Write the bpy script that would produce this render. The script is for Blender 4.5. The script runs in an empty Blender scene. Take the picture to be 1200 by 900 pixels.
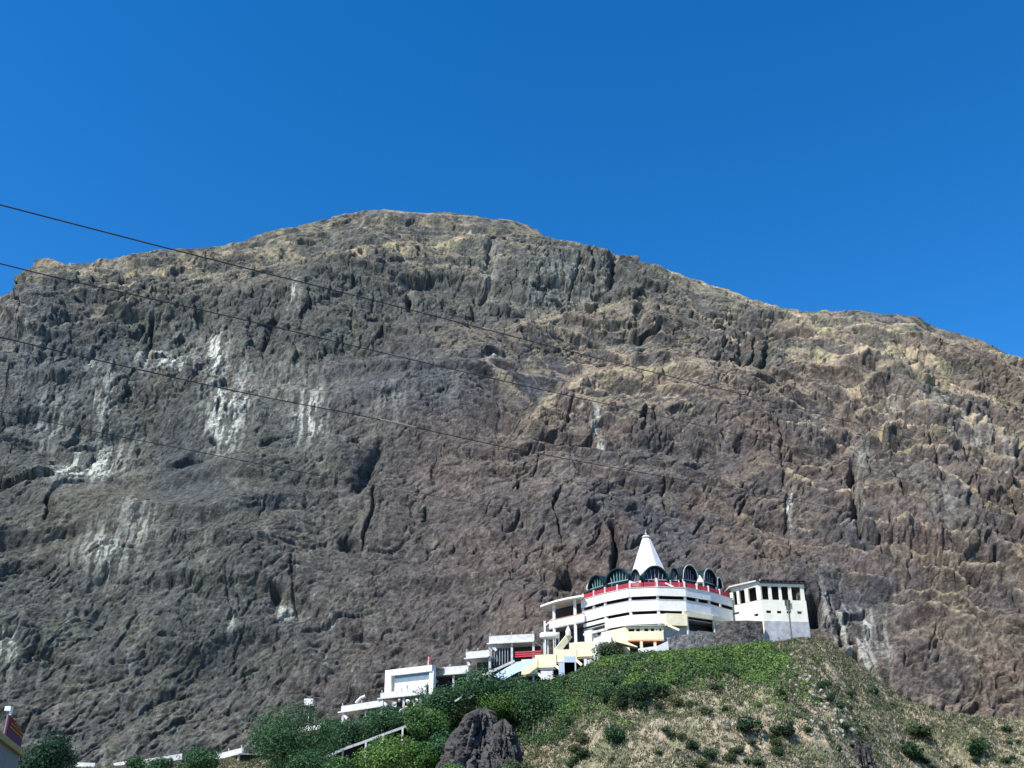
import bpy, math, random
import numpy as np
from mathutils import Vector, Matrix

random.seed(7)
R = math.radians
scene = bpy.context.scene
C = scene.collection

# ---------------------------------------------------------------- camera
F = 1150.0                      # focal length in photo pixels (1200 wide)
PITCH = R(25.0)
CAM = np.array([0.0, 0.0, 1.6])
cam_data = bpy.data.cameras.new('camera')
cam = bpy.data.objects.new('camera', cam_data)
C.objects.link(cam)
cam.location = CAM
cam.rotation_euler = (math.pi/2 + PITCH, 0, 0)
cam_data.sensor_width = 36.0
cam_data.lens = 36.0*F/1200.0
cam_data.clip_start = 0.1
cam_data.clip_end = 20000
scene.camera = cam

# ---------------------------------------------------------------- sky, sun, exposure
SUN_AZ = R(-44.0)               # to the left of straight behind the viewer
SUN_EL = R(51.0)
to_sun = Vector((math.sin(SUN_AZ)*math.cos(SUN_EL), -math.cos(SUN_AZ)*math.cos(SUN_EL), math.sin(SUN_EL)))
world = bpy.data.worlds.new('World')
scene.world = world
world.use_nodes = True
wn = world.node_tree
wn.nodes.clear()
sky = wn.nodes.new('ShaderNodeTexSky')
sky.sky_type = 'NISHITA'
sky.sun_disc = False
sky.sun_elevation = SUN_EL
sky.sun_rotation = math.atan2(to_sun.x, to_sun.y)
sky.altitude = 1400
sky.air_density = 1.0
sky.dust_density = 0.1
sky.ozone_density = 4.0
hsv = wn.nodes.new('ShaderNodeHueSaturation')
hsv.inputs['Saturation'].default_value = 1.33
hsv.inputs['Value'].default_value = 1.25
hsv.inputs['Hue'].default_value = 0.502
bg = wn.nodes.new('ShaderNodeBackground')
bg.inputs['Strength'].default_value = 0.125
wo = wn.nodes.new('ShaderNodeOutputWorld')
wn.links.new(sky.outputs[0], hsv.inputs['Color'])
wn.links.new(hsv.outputs[0], bg.inputs['Color'])
wn.links.new(bg.outputs[0], wo.inputs['Surface'])
sd = bpy.data.lights.new('sun', 'SUN')
sd.energy = 4.6
sd.angle = R(0.5)
sd.color = (1.0, 0.94, 0.84)
so = bpy.data.objects.new('sun', sd)
C.objects.link(so)
so.rotation_euler = to_sun.to_track_quat('Z', 'Y').to_euler()
scene.view_settings.view_transform = 'Standard'
scene.view_settings.look = 'None'
scene.view_settings.gamma = 1.0
scene.view_settings.exposure = 0.55

# ---------------------------------------------------------------- pixel <-> world helpers
cp, sp = math.cos(PITCH), math.sin(PITCH)
def ray(px, py):
    px = np.asarray(px, float); py = np.asarray(py, float)
    a = (px-600.0)/F; b = (450.0-py)/F
    return a, cp - b*sp, sp + b*cp
def at(px, py, Y):
    a, y, z = ray(px, py)
    k = Y/y
    return Vector((float(a*k), float(Y), float(CAM[2]+z*k)))
def zat(px, py, Y): return at(px, py, Y).z
def y_for(px, py, z):
    a, y, zz = ray(px, py)
    return float((z-CAM[2])*y/zz)
def project(x, y, z):
    z = z-CAM[2]
    d = y*cp + z*sp
    u = -y*sp + z*cp
    return 600.0+F*x/d, 450.0-F*u/d

# ---------------------------------------------------------------- noise (numpy)
def h2(ix, iy, seed):
    n = (ix.astype(np.int64)*374761393 + iy.astype(np.int64)*668265263 + seed*2147483647+seed*9176) & 0xffffffff
    n = ((n ^ (n >> 13))*1274126177) & 0xffffffff
    n = ((n ^ (n >> 15))*2246822519) & 0xffffffff
    return ((n ^ (n >> 16)) & 0xffffff)/float(0xffffff)
def perlin(x, y, seed=0):
    x0 = np.floor(x); y0 = np.floor(y)
    fx = x-x0; fy = y-y0
    ux = fx*fx*fx*(fx*(fx*6-15)+10); uy = fy*fy*fy*(fy*(fy*6-15)+10)
    def g(dx, dy):
        a = h2(x0+dx, y0+dy, seed)*2*math.pi
        return np.cos(a)*(fx-dx)+np.sin(a)*(fy-dy)
    n0 = g(0,0)*(1-ux)+g(1,0)*ux
    n1 = g(0,1)*(1-ux)+g(1,1)*ux
    return (n0*(1-uy)+n1*uy)*1.5
def fbm(x, y, o=4, seed=0, gain=.5):
    s = 0; a = 1.0
    for i in range(o):
        s = s + a*perlin(x*2**i+i*17.3, y*2**i-i*9.1, seed+i*31); a *= gain
    return s
def billow(x, y, o=4, seed=0, gain=.55):
    s = 0; a = 1.0
    for i in range(o):
        s = s + a*(np.abs(perlin(x*2**i+i*17.3, y*2**i-i*9.1, seed+i*31))*2-.5); a *= gain
    return s
def voro(x, y, seed=0):
    x0 = np.floor(x); y0 = np.floor(y)
    f1 = np.full(x.shape, 9.0); f2 = np.full(x.shape, 9.0)
    r1 = np.zeros(x.shape); dx1 = np.zeros(x.shape); dy1 = np.zeros(x.shape); r2 = np.zeros(x.shape); r3 = np.zeros(x.shape)
    for i in (-1,0,1):
        for j in (-1,0,1):
            cx = x0+i; cy = y0+j
            a = h2(cx, cy, seed); b = h2(cx, cy, seed+101)
            ddx = x-(cx+a); ddy = y-(cy+b)
            d = np.sqrt(ddx*ddx+ddy*ddy)
            m = d < f1
            f2 = np.where(m, f1, np.minimum(f2, d))
            f1 = np.where(m, d, f1)
            dx1 = np.where(m, ddx, dx1); dy1 = np.where(m, ddy, dy1)
            r1 = np.where(m, h2(cx, cy, seed+7), r1)
            r2 = np.where(m, h2(cx, cy, seed+13), r2)
            r3 = np.where(m, h2(cx, cy, seed+17), r3)
    return f1, f2-f1, r1, r2, r3, dx1, dy1
def facet(x, y, seed, tilt=1.0):
    f1, e, a, b, c, dx, dy = voro(x, y, seed)
    return (a-.5) + tilt*((b-.5)*dx*2+(c-.5)*dy*2), e
def sstep(a, b, x):
    t = np.clip((x-a)/(b-a), 0, 1)
    return t*t*(3-2*t)
def lerp3(c0, c1, w):
    return c0*(1-w[..., None])+np.asarray(c1)*w[..., None]

# ---------------------------------------------------------------- materials
MATS = {}
def mat(name, col, rough=.8, spec=.3, metal=0.0, noise=0.0, nscale=3.0, bump=0.0, bscale=6.0, bdist=.05):
    if name in MATS: return MATS[name]
    m = bpy.data.materials.new(name); m.use_nodes = True
    nt = m.node_tree; b = nt.nodes['Principled BSDF']
    b.inputs['Base Color'].default_value = (*col, 1)
    b.inputs['Roughness'].default_value = rough
    b.inputs['Specular IOR Level'].default_value = spec
    b.inputs['Metallic'].default_value = metal
    geo = nt.nodes.new('ShaderNodeNewGeometry')
    if noise > 0:
        n = nt.nodes.new('ShaderNodeTexNoise'); n.inputs['Scale'].default_value = nscale
        n.inputs['Detail'].default_value = 6; n.inputs['Roughness'].default_value = .65
        nt.links.new(geo.outputs['Position'], n.inputs['Vector'])
        r = nt.nodes.new('ShaderNodeMapRange')
        r.inputs['From Min'].default_value = .3; r.inputs['From Max'].default_value = .7
        r.inputs['To Min'].default_value = 1-noise; r.inputs['To Max'].default_value = 1+noise*.4
        nt.links.new(n.outputs[0], r.inputs['Value'])
        v = nt.nodes.new('ShaderNodeVectorMath'); v.operation = 'SCALE'
        v.inputs[0].default_value = col
        nt.links.new(r.outputs[0], v.inputs['Scale'])
        nt.links.new(v.outputs[0], b.inputs['Base Color'])
    if bump > 0:
        n = nt.nodes.new('ShaderNodeTexNoise'); n.inputs['Scale'].default_value = bscale
        n.inputs['Detail'].default_value = 5
        nt.links.new(geo.outputs['Position'], n.inputs['Vector'])
        bp = nt.nodes.new('ShaderNodeBump'); bp.inputs['Strength'].default_value = bump; bp.inputs['Distance'].default_value = bdist
        nt.links.new(n.outputs[0], bp.inputs['Height']); nt.links.new(bp.outputs[0], b.inputs['Normal'])
    MATS[name] = m
    return m
def attr_mat(name, rough=.9, var=.35, scales=(.5, 2.6), bump=1.0, bdist=.5, bscale=1.2, transl=0.0):
    m = bpy.data.materials.new(name); m.use_nodes = True
    nt = m.node_tree; b = nt.nodes['Principled BSDF']
    b.inputs['Roughness'].default_value = rough
    b.inputs['Specular IOR Level'].default_value = .2
    at_ = nt.nodes.new('ShaderNodeAttribute'); at_.attribute_name = 'col'
    last = at_.outputs['Color']
    geo = nt.nodes.new('ShaderNodeNewGeometry')
    if var > 0:
        for s in scales:
            n = nt.nodes.new('ShaderNodeTexNoise'); n.inputs['Scale'].default_value = s
            n.inputs['Detail'].default_value = 7; n.inputs['Roughness'].default_value = .7
            nt.links.new(geo.outputs['Position'], n.inputs['Vector'])
            r = nt.nodes.new('ShaderNodeMapRange')
            r.inputs['From Min'].default_value = .3; r.inputs['From Max'].default_value = .7
            r.inputs['To Min'].default_value = 1-var; r.inputs['To Max'].default_value = 1+var
            nt.links.new(n.outputs[0], r.inputs['Value'])
            v = nt.nodes.new('ShaderNodeVectorMath'); v.operation = 'SCALE'
            nt.links.new(last, v.inputs[0]); nt.links.new(r.outputs[0], v.inputs['Scale'])
            last = v.outputs[0]
    nt.links.new(last, b.inputs['Base Color'])
    if bump > 0:
        n = nt.nodes.new('ShaderNodeTexNoise'); n.inputs['Scale'].default_value = bscale
        n.inputs['Detail'].default_value = 8; n.inputs['Roughness'].default_value = .65
        nt.links.new(geo.outputs['Position'], n.inputs['Vector'])
        bp = nt.nodes.new('ShaderNodeBump'); bp.inputs['Strength'].default_value = bump; bp.inputs['Distance'].default_value = bdist
        nt.links.new(n.outputs[0], bp.inputs['Height']); nt.links.new(bp.outputs[0], b.inputs['Normal'])
    if transl > 0:
        tr = nt.nodes.new('ShaderNodeBsdfTranslucent'); nt.links.new(last, tr.inputs['Color'])
        mx = nt.nodes.new('ShaderNodeMixShader'); mx.inputs[0].default_value = transl
        out = nt.nodes['Material Output']
        nt.links.new(b.outputs[0], mx.inputs[1]); nt.links.new(tr.outputs[0], mx.inputs[2]); nt.links.new(mx.outputs[0], out.inputs['Surface'])
    return m

white = mat('white_wash', (.82,.80,.76), .7, noise=.16, nscale=.9, bump=.2)
hcream = mat('hall_paint', (.82,.79,.66), .7, noise=.14, nscale=.6, bump=.2)
cream = mat('cream_paint', (.80,.73,.50), .7, noise=.16, nscale=.8, bump=.2)
yellow = mat('pale_yellow_paint', (.78,.66,.36), .7, noise=.12, nscale=1.0, bump=.2)
offwhite = mat('weathered_white', (.62,.62,.60), .8, noise=.3, nscale=1.2, bump=.3)
palewhite = mat('stained_concrete_white', (.50,.50,.48), .85, noise=.45, nscale=1.5, bump=.4)
concrete = mat('grey_concrete', (.36,.36,.36), .9, noise=.35, nscale=1.0, bump=.5)
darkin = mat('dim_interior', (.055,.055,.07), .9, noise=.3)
darkroof = mat('dark_roof_sheet', (.05,.05,.055), .7, noise=.4, nscale=1.5)
darkgreen = mat('dark_green_frame', (.012,.028,.030), .4, noise=.3)
teal = mat('teal_glazing_bars', (.20,.36,.33), .5)
glass = mat('dark_glazing', (.012,.018,.03), .3, spec=.3)
red = mat('red_paint', (.55,.05,.07), .6, noise=.25, nscale=2.0)
orange = mat('orange_trim', (.62,.30,.15), .7)
blue = mat('blue_shadow_line', (.06,.22,.34), .7)
pblue = mat('pale_blue_paint', (.50,.60,.70), .7, noise=.15)
pinkm = mat('pinkish_rubble', (.60,.46,.40), .9, noise=.5, nscale=2.0)
barsm = mat('grey_iron', (.30,.31,.33), .6)
woodm = mat('bark', (.10,.075,.05), .9, noise=.3, nscale=6)
cablem = mat('weathered_cable', (.035,.037,.036), .6)

# ---------------------------------------------------------------- object helpers
def tag(o, label=None, cat=None, group=None, kind=None):
    if label: o['label'] = label
    if cat: o['category'] = cat
    if group: o['group'] = group
    if kind: o['kind'] = kind
    return o
def empty(name, loc, label, cat, group=None, rz=0.0):
    o = bpy.data.objects.new(name, None); C.objects.link(o)
    o.location = loc; o.rotation_euler = (0, 0, rz); o.empty_display_size = .5
    return tag(o, label, cat, group)
class MB:
    """collects faces in world space, then links ONE mesh object"""
    def __init__(s): s.v = []; s.f = []
    def add(s, vs, fs):
        n = len(s.v); s.v += [tuple(p) for p in vs]; s.f += [tuple(n+i for i in f) for f in fs]; return s
    def prism(s, poly, z0, z1):
        n = len(poly)
        vs = [(p[0], p[1], z0) for p in poly]+[(p[0], p[1], z1) for p in poly]
        fs = [tuple(reversed(range(n))), tuple(range(n, 2*n))]
        fs += [(i, (i+1) % n, n+(i+1) % n, n+i) for i in range(n)]
        return s.add(vs, fs)
    def seg(s, p0, p1, z0, z1, t=.25, out=0.0, ext=0.0):
        """upright slab along p0-p1; thickness t goes away from the viewer, out shifts it forwards"""
        d = Vector((p1[0]-p0[0], p1[1]-p0[1])).normalized()
        n = Vector((-d.y, d.x))
        if n.y < 0 or (abs(n.y) < 1e-6 and n.x > 0): n = -n
        a = Vector(p0[:2])-n*out-d*ext; b = Vector(p1[:2])-n*out+d*ext
        return s.prism([a, b, b+n*t, a+n*t], z0, z1)
    def box(s, c, sx, sy, z0, z1, rz=0.0):
        cs, sn = math.cos(rz), math.sin(rz)
        q = [(-sx/2, -sy/2), (sx/2, -sy/2), (sx/2, sy/2), (-sx/2, sy/2)]
        return s.prism([(c[0]+x*cs-y*sn, c[1]+x*sn+y*cs) for x, y in q], z0, z1)
    def beam(s, a, b, w, h):
        a = Vector(a); b = Vector(b); d = (b-a).normalized()
        up = Vector((0, 0, 1)) if abs(d.z) < .95 else Vector((0, 1, 0))
        sx = d.cross(up).normalized()*(w/2); uy = sx.cross(d).normalized()*(h/2)
        vs = [a-sx-uy, a+sx-uy, a+sx+uy, a-sx+uy, b-sx-uy, b+sx-uy, b+sx+uy, b-sx+uy]
        return s.add(vs, [(0,1,2,3), (7,6,5,4), (0,4,5,1), (1,5,6,2), (2,6,7,3), (3,7,4,0)])
    def tube(s, pts, rads, n=7):
        rings = []
        base = len(s.v)
        for i, p in enumerate(pts):
            p = Vector(p)
            d = Vector(pts[min(i+1, len(pts)-1)])-Vector(pts[max(i-1, 0)])
            d.normalize()
            up = Vector((0, 0, 1)) if abs(d.z) < .9 else Vector((1, 0, 0))
            a = d.cross(up).normalized(); b = a.cross(d)
            r = rads[i] if hasattr(rads, '__len__') else rads
            s.v += [tuple(p+a*(math.cos(2*math.pi*k/n)*r)+b*(math.sin(2*math.pi*k/n)*r)) for k in range(n)]
        for i in range(len(pts)-1):
            for k in range(n):
                s.f.append((base+i*n+k, base+i*n+(k+1) % n, base+(i+1)*n+(k+1) % n, base+(i+1)*n+k))
        s.f.append(tuple(base+k for k in reversed(range(n)))); s.f.append(tuple(base+(len(pts)-1)*n+k for k in range(n)))
        return s
    def lathe(s, c, prof, n=16, rot=0.0, sq=1.0):
        base = len(s.v)
        for (r, z) in prof:
            s.v += [(c[0]+r*math.cos(rot+2*math.pi*k/n), c[1]+r*math.sin(rot+2*math.pi*k/n)*sq, c[2]+z) for k in range(n)]
        for i in range(len(prof)-1):
            for k in range(n):
                s.f.append((base+i*n+k, base+i*n+(k+1) % n, base+(i+1)*n+(k+1) % n, base+(i+1)*n+k))
        s.f.append(tuple(base+k for k in reversed(range(n)))); s.f.append(tuple(base+(len(prof)-1)*n+k for k in range(n)))
        return s
    def build(s, name, m, parent=None, smooth=False):
        o3 = Vector((0, 0, 0))
        if parent is not None:
            o3 = Vector(parent.location)
            if parent.parent: o3 = o3+Vector(parent.parent.location)
        me = bpy.data.meshes.new(name)
        if parent is None:
            xs = np.array(s.v); o3 = Vector((xs[:,0].mean(), xs[:,1].mean(), xs[:,2].min()))
        me.from_pydata([(p[0]-o3.x, p[1]-o3.y, p[2]-o3.z) for p in s.v], [], s.f)
        me.materials.append(m); me.validate(); me.update()
        import bmesh
        bm = bmesh.new(); bm.from_mesh(me); bmesh.ops.recalc_face_normals(bm, faces=bm.faces); bm.to_mesh(me); bm.free()
        if smooth: me.polygons.foreach_set('use_smooth', [True]*len(me.polygons))
        o = bpy.data.objects.new(name, me); C.objects.link(o)
        if parent is not None: o.parent = parent
        else: o.location = o3
        return o
def grid_object(name, X, Y, Z, col, m, smooth=False):
    nr, nc = X.shape
    me = bpy.data.meshes.new(name)
    nv = nr*nc; nf = (nr-1)*(nc-1)
    me.vertices.add(nv)
    me.vertices.foreach_set('co', np.stack([X, Y, Z], -1).reshape(-1).astype(np.float32))
    idx = np.arange(nv).reshape(nr, nc)
    q = np.stack([idx[:-1,:-1], idx[:-1,1:], idx[1:,1:], idx[1:,:-1]], -1).reshape(-1)
    me.loops.add(nf*4); me.loops.foreach_set('vertex_index', q.astype(np.int32))
    me.polygons.add(nf); me.polygons.foreach_set('loop_start', (np.arange(nf)*4).astype(np.int32))
    me.polygons.foreach_set('loop_total', np.full(nf, 4, np.int32))
    if smooth: me.polygons.foreach_set('use_smooth', np.ones(nf, bool))
    me.update(calc_edges=True)
    a = me.color_attributes.new('col', 'FLOAT_COLOR', 'POINT')
    c4 = np.ones((nv, 4), np.float32); c4[:, :3] = col.reshape(-1, 3)
    a.data.foreach_set('color', c4.reshape(-1))
    me.materials.append(m)
    o = bpy.data.objects.new(name, me); C.objects.link(o)
    return o
def faces_object(name, V, fcol, m, parent=None, loc=(0,0,0), mesh_only=False, k=4):
    """V: (nf,k,3) separate polygons with one colour each"""
    nf = V.shape[0]
    me = bpy.data.meshes.new(name)
    me.vertices.add(nf*k); me.vertices.foreach_set('co', V.reshape(-1).astype(np.float32))
    me.loops.add(nf*k); me.loops.foreach_set('vertex_index', np.arange(nf*k, dtype=np.int32))
    me.polygons.add(nf); me.polygons.foreach_set('loop_start', (np.arange(nf)*k).astype(np.int32))
    me.polygons.foreach_set('loop_total', np.full(nf, k, np.int32))
    me.update(calc_edges=True)
    a = me.color_attributes.new('col', 'FLOAT_COLOR', 'POINT')
    c4 = np.ones((nf, k, 4), np.float32); c4[:, :, :3] = fcol[:, None, :]
    a.data.foreach_set('color', c4.reshape(-1))
    me.materials.append(m)
    if mesh_only: return me
    o = bpy.data.objects.new(name, me); C.objects.link(o); o.location = loc
    if parent is not None: o.parent = parent
    return o

# ================================================================ SETTING
# ---- ground to the horizon
gm = mat('dry_soil', (.17,.14,.09), .95, noise=.4, nscale=.2, bump=.4, bscale=1.0, bdist=.1)
me = bpy.data.meshes.new('ground')
S = 9000
me.from_pydata([(-S,-S,-.6),(S,-S,-.6),(S,S,-.6),(-S,S,-.6)], [], [(0,1,2,3)]); me.materials.append(gm)
g = bpy.data.objects.new('ground', me); C.objects.link(g); g['kind'] = 'structure'

# ---- the rock mountain
def az_t(px, py):
    a, y, z = ray(px, py)
    return np.arctan2(a, y), z/np.hypot(a, y)
ridge = np.array([(-900,900),(-500,700),(-200,500),(-60,392),(0,359),(15,351),(29,348),(35,325),(45,314),(100,303),(170,289),(250,280),(330,265),(400,252),
  (450,247),(520,245),(560,250),(600,262),(650,283),(700,298),(740,308),(800,332),(860,349),(900,361),(950,367),(1000,369),
  (1070,374),(1100,388),(1150,403),(1200,420),(1350,500),(1600,640),(2000,800)], float)
r_az, r_t = az_t(ridge[:,0], ridge[:,1])
o_ = np.argsort(r_az); r_az = r_az[o_]; r_t = r_t[o_]
AZ0, AZ1 = R(-34.0), R(34.0)
cols = np.concatenate([np.linspace(R(-60), AZ0, 90, endpoint=False), np.linspace(AZ0, AZ1, 1480), np.linspace(AZ1, R(62), 91)[1:]])
NR = 800
# foot and ridge distance per azimuth
foot = [(R(-60),330),(R(-29),238),(R(-12),222),(0,211),(R(14),213),(R(20),219),(R(29),224),(R(62),330)]
rf = np.interp(cols, [a for a,_ in foot], [b for _,b in foot])
rrp = [(R(-60),520),(R(-29),430),(R(-5),455),(R(10),440),(R(29),470),(R(62),600)]
rr = np.interp(cols, [a for a,_ in rrp], [b for _,b in rrp])
tr = np.interp(cols, r_az, r_t)
tf = np.full_like(tr, .02)
tau = (1-(1-np.linspace(0, 1, NR))**1.3)[:, None]
def gfun(t): return .28*t+.52*t**2.2+.20*(1-np.sqrt(np.clip(1-t**5, 0, 1)))
T = tf[None]+(tr-tf)[None]*tau
sm = ridge[(ridge[:,0] > 40) & (ridge[:,0] < 1230) | (ridge[:,0] < -400) | (ridge[:,0] > 1900)]
sm = np.concatenate([sm, [[-60,345],[-200,420],[0,327],[1350,480]]]); sa_, st_ = az_t(sm[:,0], sm[:,1]); so_ = np.argsort(sa_)
trs = np.maximum(np.interp(cols, sa_[so_], st_[so_]), tr)
Rr = rf[None]+(rr-rf)[None]*gfun(np.minimum((T-tf[None])/(trs-tf)[None], 1))
Zb = CAM[2]+Rr*T
A = np.repeat(cols[None], NR, 0)
Xb = Rr*np.sin(A); Yb = Rr*np.cos(A)
U, V = project(Xb, Yb, Zb)
# smooth base normal
def normals(X, Y, Z):
    P = np.stack([X, Y, Z], -1)
    du = np.gradient(P, axis=1); dv = np.gradient(P, axis=0)
    n = np.cross(du, dv); n /= np.linalg.norm(n, axis=-1, keepdims=True)+1e-9
    return n
Nb = normals(Xb, Yb, Zb)
if Nb[NR//2, len(cols)//2, 1] > 0: Nb = -Nb
# metric coordinates along the face
SX = A*(rf[None]*.5+Rr*.5); SZ = np.concatenate([np.zeros((1, len(cols))), np.cumsum(np.hypot(np.diff(Rr, axis=0), np.diff(Zb, axis=0)), 0)])
wx = fbm(SX/40, SZ/40, 3, 3)*10; wz = fbm(SX/40, SZ/40, 3, 8)*10
w2x = fbm(SX/7, SZ/7, 3, 43)*2.2; w2z = fbm(SX/7, SZ/7, 3, 48)*2.2

def poly_dist(pts, R_):
    """distance (px) of the base mesh points to a polyline, only inside its padded box; returns slice, d, signed vertical (v - line)"""
    pts = np.array(pts, float)
    x0, x1 = pts[:,0].min()-R_, pts[:,0].max()+R_; y0, y1 = pts[:,1].min()-R_, pts[:,1].max()+R_
    m = (U > x0) & (U < x1) & (V > y0) & (V < y1)
    rows = np.where(m.any(1))[0]; cs = np.where(m.any(0))[0]
    if len(rows) == 0 or len(cs) == 0: return None
    sl = (slice(rows[0], rows[-1]+1), slice(cs[0], cs[-1]+1))
    u = U[sl]+w2x[sl]*1.6; v = V[sl]+w2z[sl]*1.6
    d = np.full(u.shape, 1e9); sgn = np.zeros(u.shape)
    for (ax, ay), (bx, by) in zip(pts[:-1], pts[1:]):
        ex, ey = bx-ax, by-ay; L = ex*ex+ey*ey+1e-9
        t = np.clip(((u-ax)*ex+(v-ay)*ey)/L, 0, 1)
        dd = np.hypot(u-(ax+t*ex), v-(ay+t*ey))
        k = dd < d
        sgn = np.where(k, v-(ay+t*ey), sgn); d = np.where(k, dd, d)
    return sl, d, sgn, u, v
D = np.zeros_like(U)
# --- masks of character
def blob(cx, cy, rx, ry, ang=0.0, soft=.6):
    c, s = math.cos(R(ang)), math.sin(R(ang))
    u = U+wx*1.5; v = V+wz*1.5
    a = ((u-cx)*c+(v-cy)*s)/rx; b = (-(u-cx)*s+(v-cy)*c)/ry
    return 1-sstep(1-soft, 1+soft, np.sqrt(a*a+b*b))
def union(*bs):
    r = bs[0]
    for b in bs[1:]: r = np.maximum(r, b)
    return r
pillar = union(blob(150,400,190,110,-12), blob(430,360,220,55,-12), blob(660,335,110,45,10), blob(1130,540,130,110,15),
               blob(875,400,60,30,10), blob(1090,620,100,60,0), blob(770,500,70,28,0), blob(1130,460,120,40,18))*.9+.08
calm = union(blob(170,585,110,50,-15), blob(230,560,60,60), blob(1010,660,60,50), blob(640,445,50,28))
# --- large bulges and hollows
D += fbm(SX/95, SZ/95, 3, 11)*9
D += fbm((SX+wx)/38, (SZ+wz)/38, 3, 12)*3.6
# --- inclined lava-flow terraces: steps with steep faces
hh = (SZ+wz*.9+SX*.10)/17.0
fr = hh-np.floor(hh)
step = (np.where(fr < .75, fr/.75, (1-fr)/.25))
D += -(step-.5)*2.6*sstep(.2, .8, .5+.7*fbm(SX/60, SZ/60, 2, 15)+.1)
# --- vertical pillars
a1, e1 = facet((SX+w2x*.45+wx*.2)/7.5, (SZ+w2z*.5)/17, 21, 1.0)
a2, e2 = facet((SX+w2x*.25)/3.0, (SZ+w2z*.3)/6.5, 22, 1.2)
a3, e3 = facet((SX+w2x*.1)/1.5, SZ/2.4, 24, 1.2)
D += pillar*(.62+.5*sstep(-.2,.4,fbm(SX/25,SZ/20,2,161)))*(a1*2.4+a2*1.1+a3*.45-.8*np.exp(-(e1/.06)**2)-.5*np.exp(-(e2/.09)**2))
# --- diagonal blocks and creases elsewhere
ca, sa = math.cos(R(35)), math.sin(R(35))
dg = sstep(500, 300, U)*.7+.3
P1 = (SX+w2x*.5)*ca-(SZ+w2z*.5)*sa; P2 = (SX+w2x*.4)*sa+(SZ+w2z*.4)*ca
b1, g1 = facet(P1/5.5, P2/15, 31, .9)
b2, g2 = facet(P1/2.4, P2/4.6, 32, 1.0)
rest = (1-pillar)*(1-.65*calm)
relief = .45+.75*sstep(-.35, .45, fbm((SX+wz)/45, SZ/30, 3, 151)+.0)
D += rest*relief*(b1*.60+b2*.34-.5*np.exp(-(g1/.05)**2)*sstep(-.1,.5,fbm(SX/14,SZ/14,2,36)))
crease = billow(P1/9, P2/18, 4, 34)
D += (rest*.8+.12)*relief*crease*.15
D += rest*relief*.12*billow(P1/2.6, P2/4.2, 3, 35)
D += (1-calm*.6)*(fbm(SX/1.6, SZ/1.6, 2, 37)*.20+fbm(P1/.7, P2/1.2, 2, 39)*.16)
def cracks(x, y, w, seed): return np.exp(-(perlin(x, y, seed)/w)**2)
ck_m = sstep(-.05, .35, fbm(SX/18, SZ/18, 2, 141))
D -= (1.5-.7*sstep(600,400,U))*ck_m*cracks(P1/6.5+w2x*.1, P2/26, .045, 142)*(1-.8*calm)
D -= (1.0-.4*sstep(600,400,U))*sstep(0, .35, fbm(SX/10, SZ/10, 2, 143))*cracks(P1/3.2, P2/11, .07, 144)*(1-.6*calm)
D -= .9*sstep(.05, .4, fbm(SX/12, SZ/9, 2, 145))*cracks(SX/14, (SZ+wz*.3-SX*.15)/4.5, .07, 146)*(1-.7*calm)
a4, e4 = facet((P1+w2x*.2)/1.15, P2/2.0, 147, 1.1)
D += a4*.26*(1-.55*calm)
# finer boulders / tussocks on the right-hand terraces
right = sstep(820, 1000, U)
D += right*fbm(SX/3.5, SZ/2.2, 3, 38)*.35
# bedding benches that follow the crest line
below = (tr[None]-T)*F*1.05
bq = below/(23+6*sstep(600, 1100, U))+fbm(SX/70, SZ/60, 3, 171)*1.0+fbm(SX/12, SZ/14, 2, 172)*.14
bf = bq-np.floor(bq)
bedm = union(sstep(800, 960, U)*sstep(720, 600, V), sstep(120, 60, below)*.75, blob(740,440,190,75,10)*.8, blob(1150,690,120,60,0)*.8)
bedm = bedm*sstep(-.60, .10, fbm(SX/26, SZ/13, 3, 173)+.15)*(1-.4*blob(660,335,110,40,10))
D += bedm*(2.6+1.8*right)*(sstep(0, .26, bf)-bf)
bed_grass = bedm*sstep(.02, .08, bf)*sstep(.34, .22, bf)

# --- hand-placed clefts, undercuts, benches (pixels of the photograph on the base surface)
def crack(pts, w, depth):
    w *= .72; depth *= .85
    if pts[0][0] < 450 and pts[0][1] > 560: depth *= .35
    r = poly_dist(pts, w*3+12)
    if r is None: return
    sl, d, s, u, v = r
    D[sl] -= depth*np.exp(-(d/w)**2)
def undercut(pts, depth, fade):
    depth *= .85
    if pts[0][0] < 450 and pts[0][1] > 560: depth *= .35
    r = poly_dist(pts, fade+22)
    if r is None: return
    sl, d, s, u, v = r
    pts = np.array(pts, float)
    endf = np.clip((u-pts[:,0].min()+6)/12, 0, 1)*np.clip((pts[:,0].max()+6-u)/12, 0, 1)
    below = np.where(s > 0, sstep(-.01, 1.6, s)*(1-sstep(fade*.3, fade, s)), 0)
    above = np.where(s <= 0, np.exp(s/10.0), np.exp(-s*2))
    D[sl] += endf*(-depth*below + .45*depth*above)*np.exp(-np.maximum(d-np.abs(s), 0)/6)
bench_col = np.zeros_like(U)
def bench(pts, depth, h=9, drop=28, colw=1.0):
    r = poly_dist(pts, drop+15)
    if r is None: return
    sl, d, s, u, v = r
    pts = np.array(pts, float)
    endf = np.clip((u-pts[:,0].min()+10)/30, 0, 1)*np.clip((pts[:,0].max()+10-u)/30, 0, 1)*np.exp(-np.maximum(d-np.abs(s), 0)/8)
    prof = np.where(s > 0, np.exp(-s/drop*2.2), -sstep(0, h, -s)*(1-sstep(h, h*3.2, -s))+np.exp(s/2.0))
    D[sl] += endf*depth*1.35*prof
    bench_col[sl] = np.maximum(bench_col[sl], colw*endf*np.exp(-((s+h*.45)/(h*.75))**2))
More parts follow.
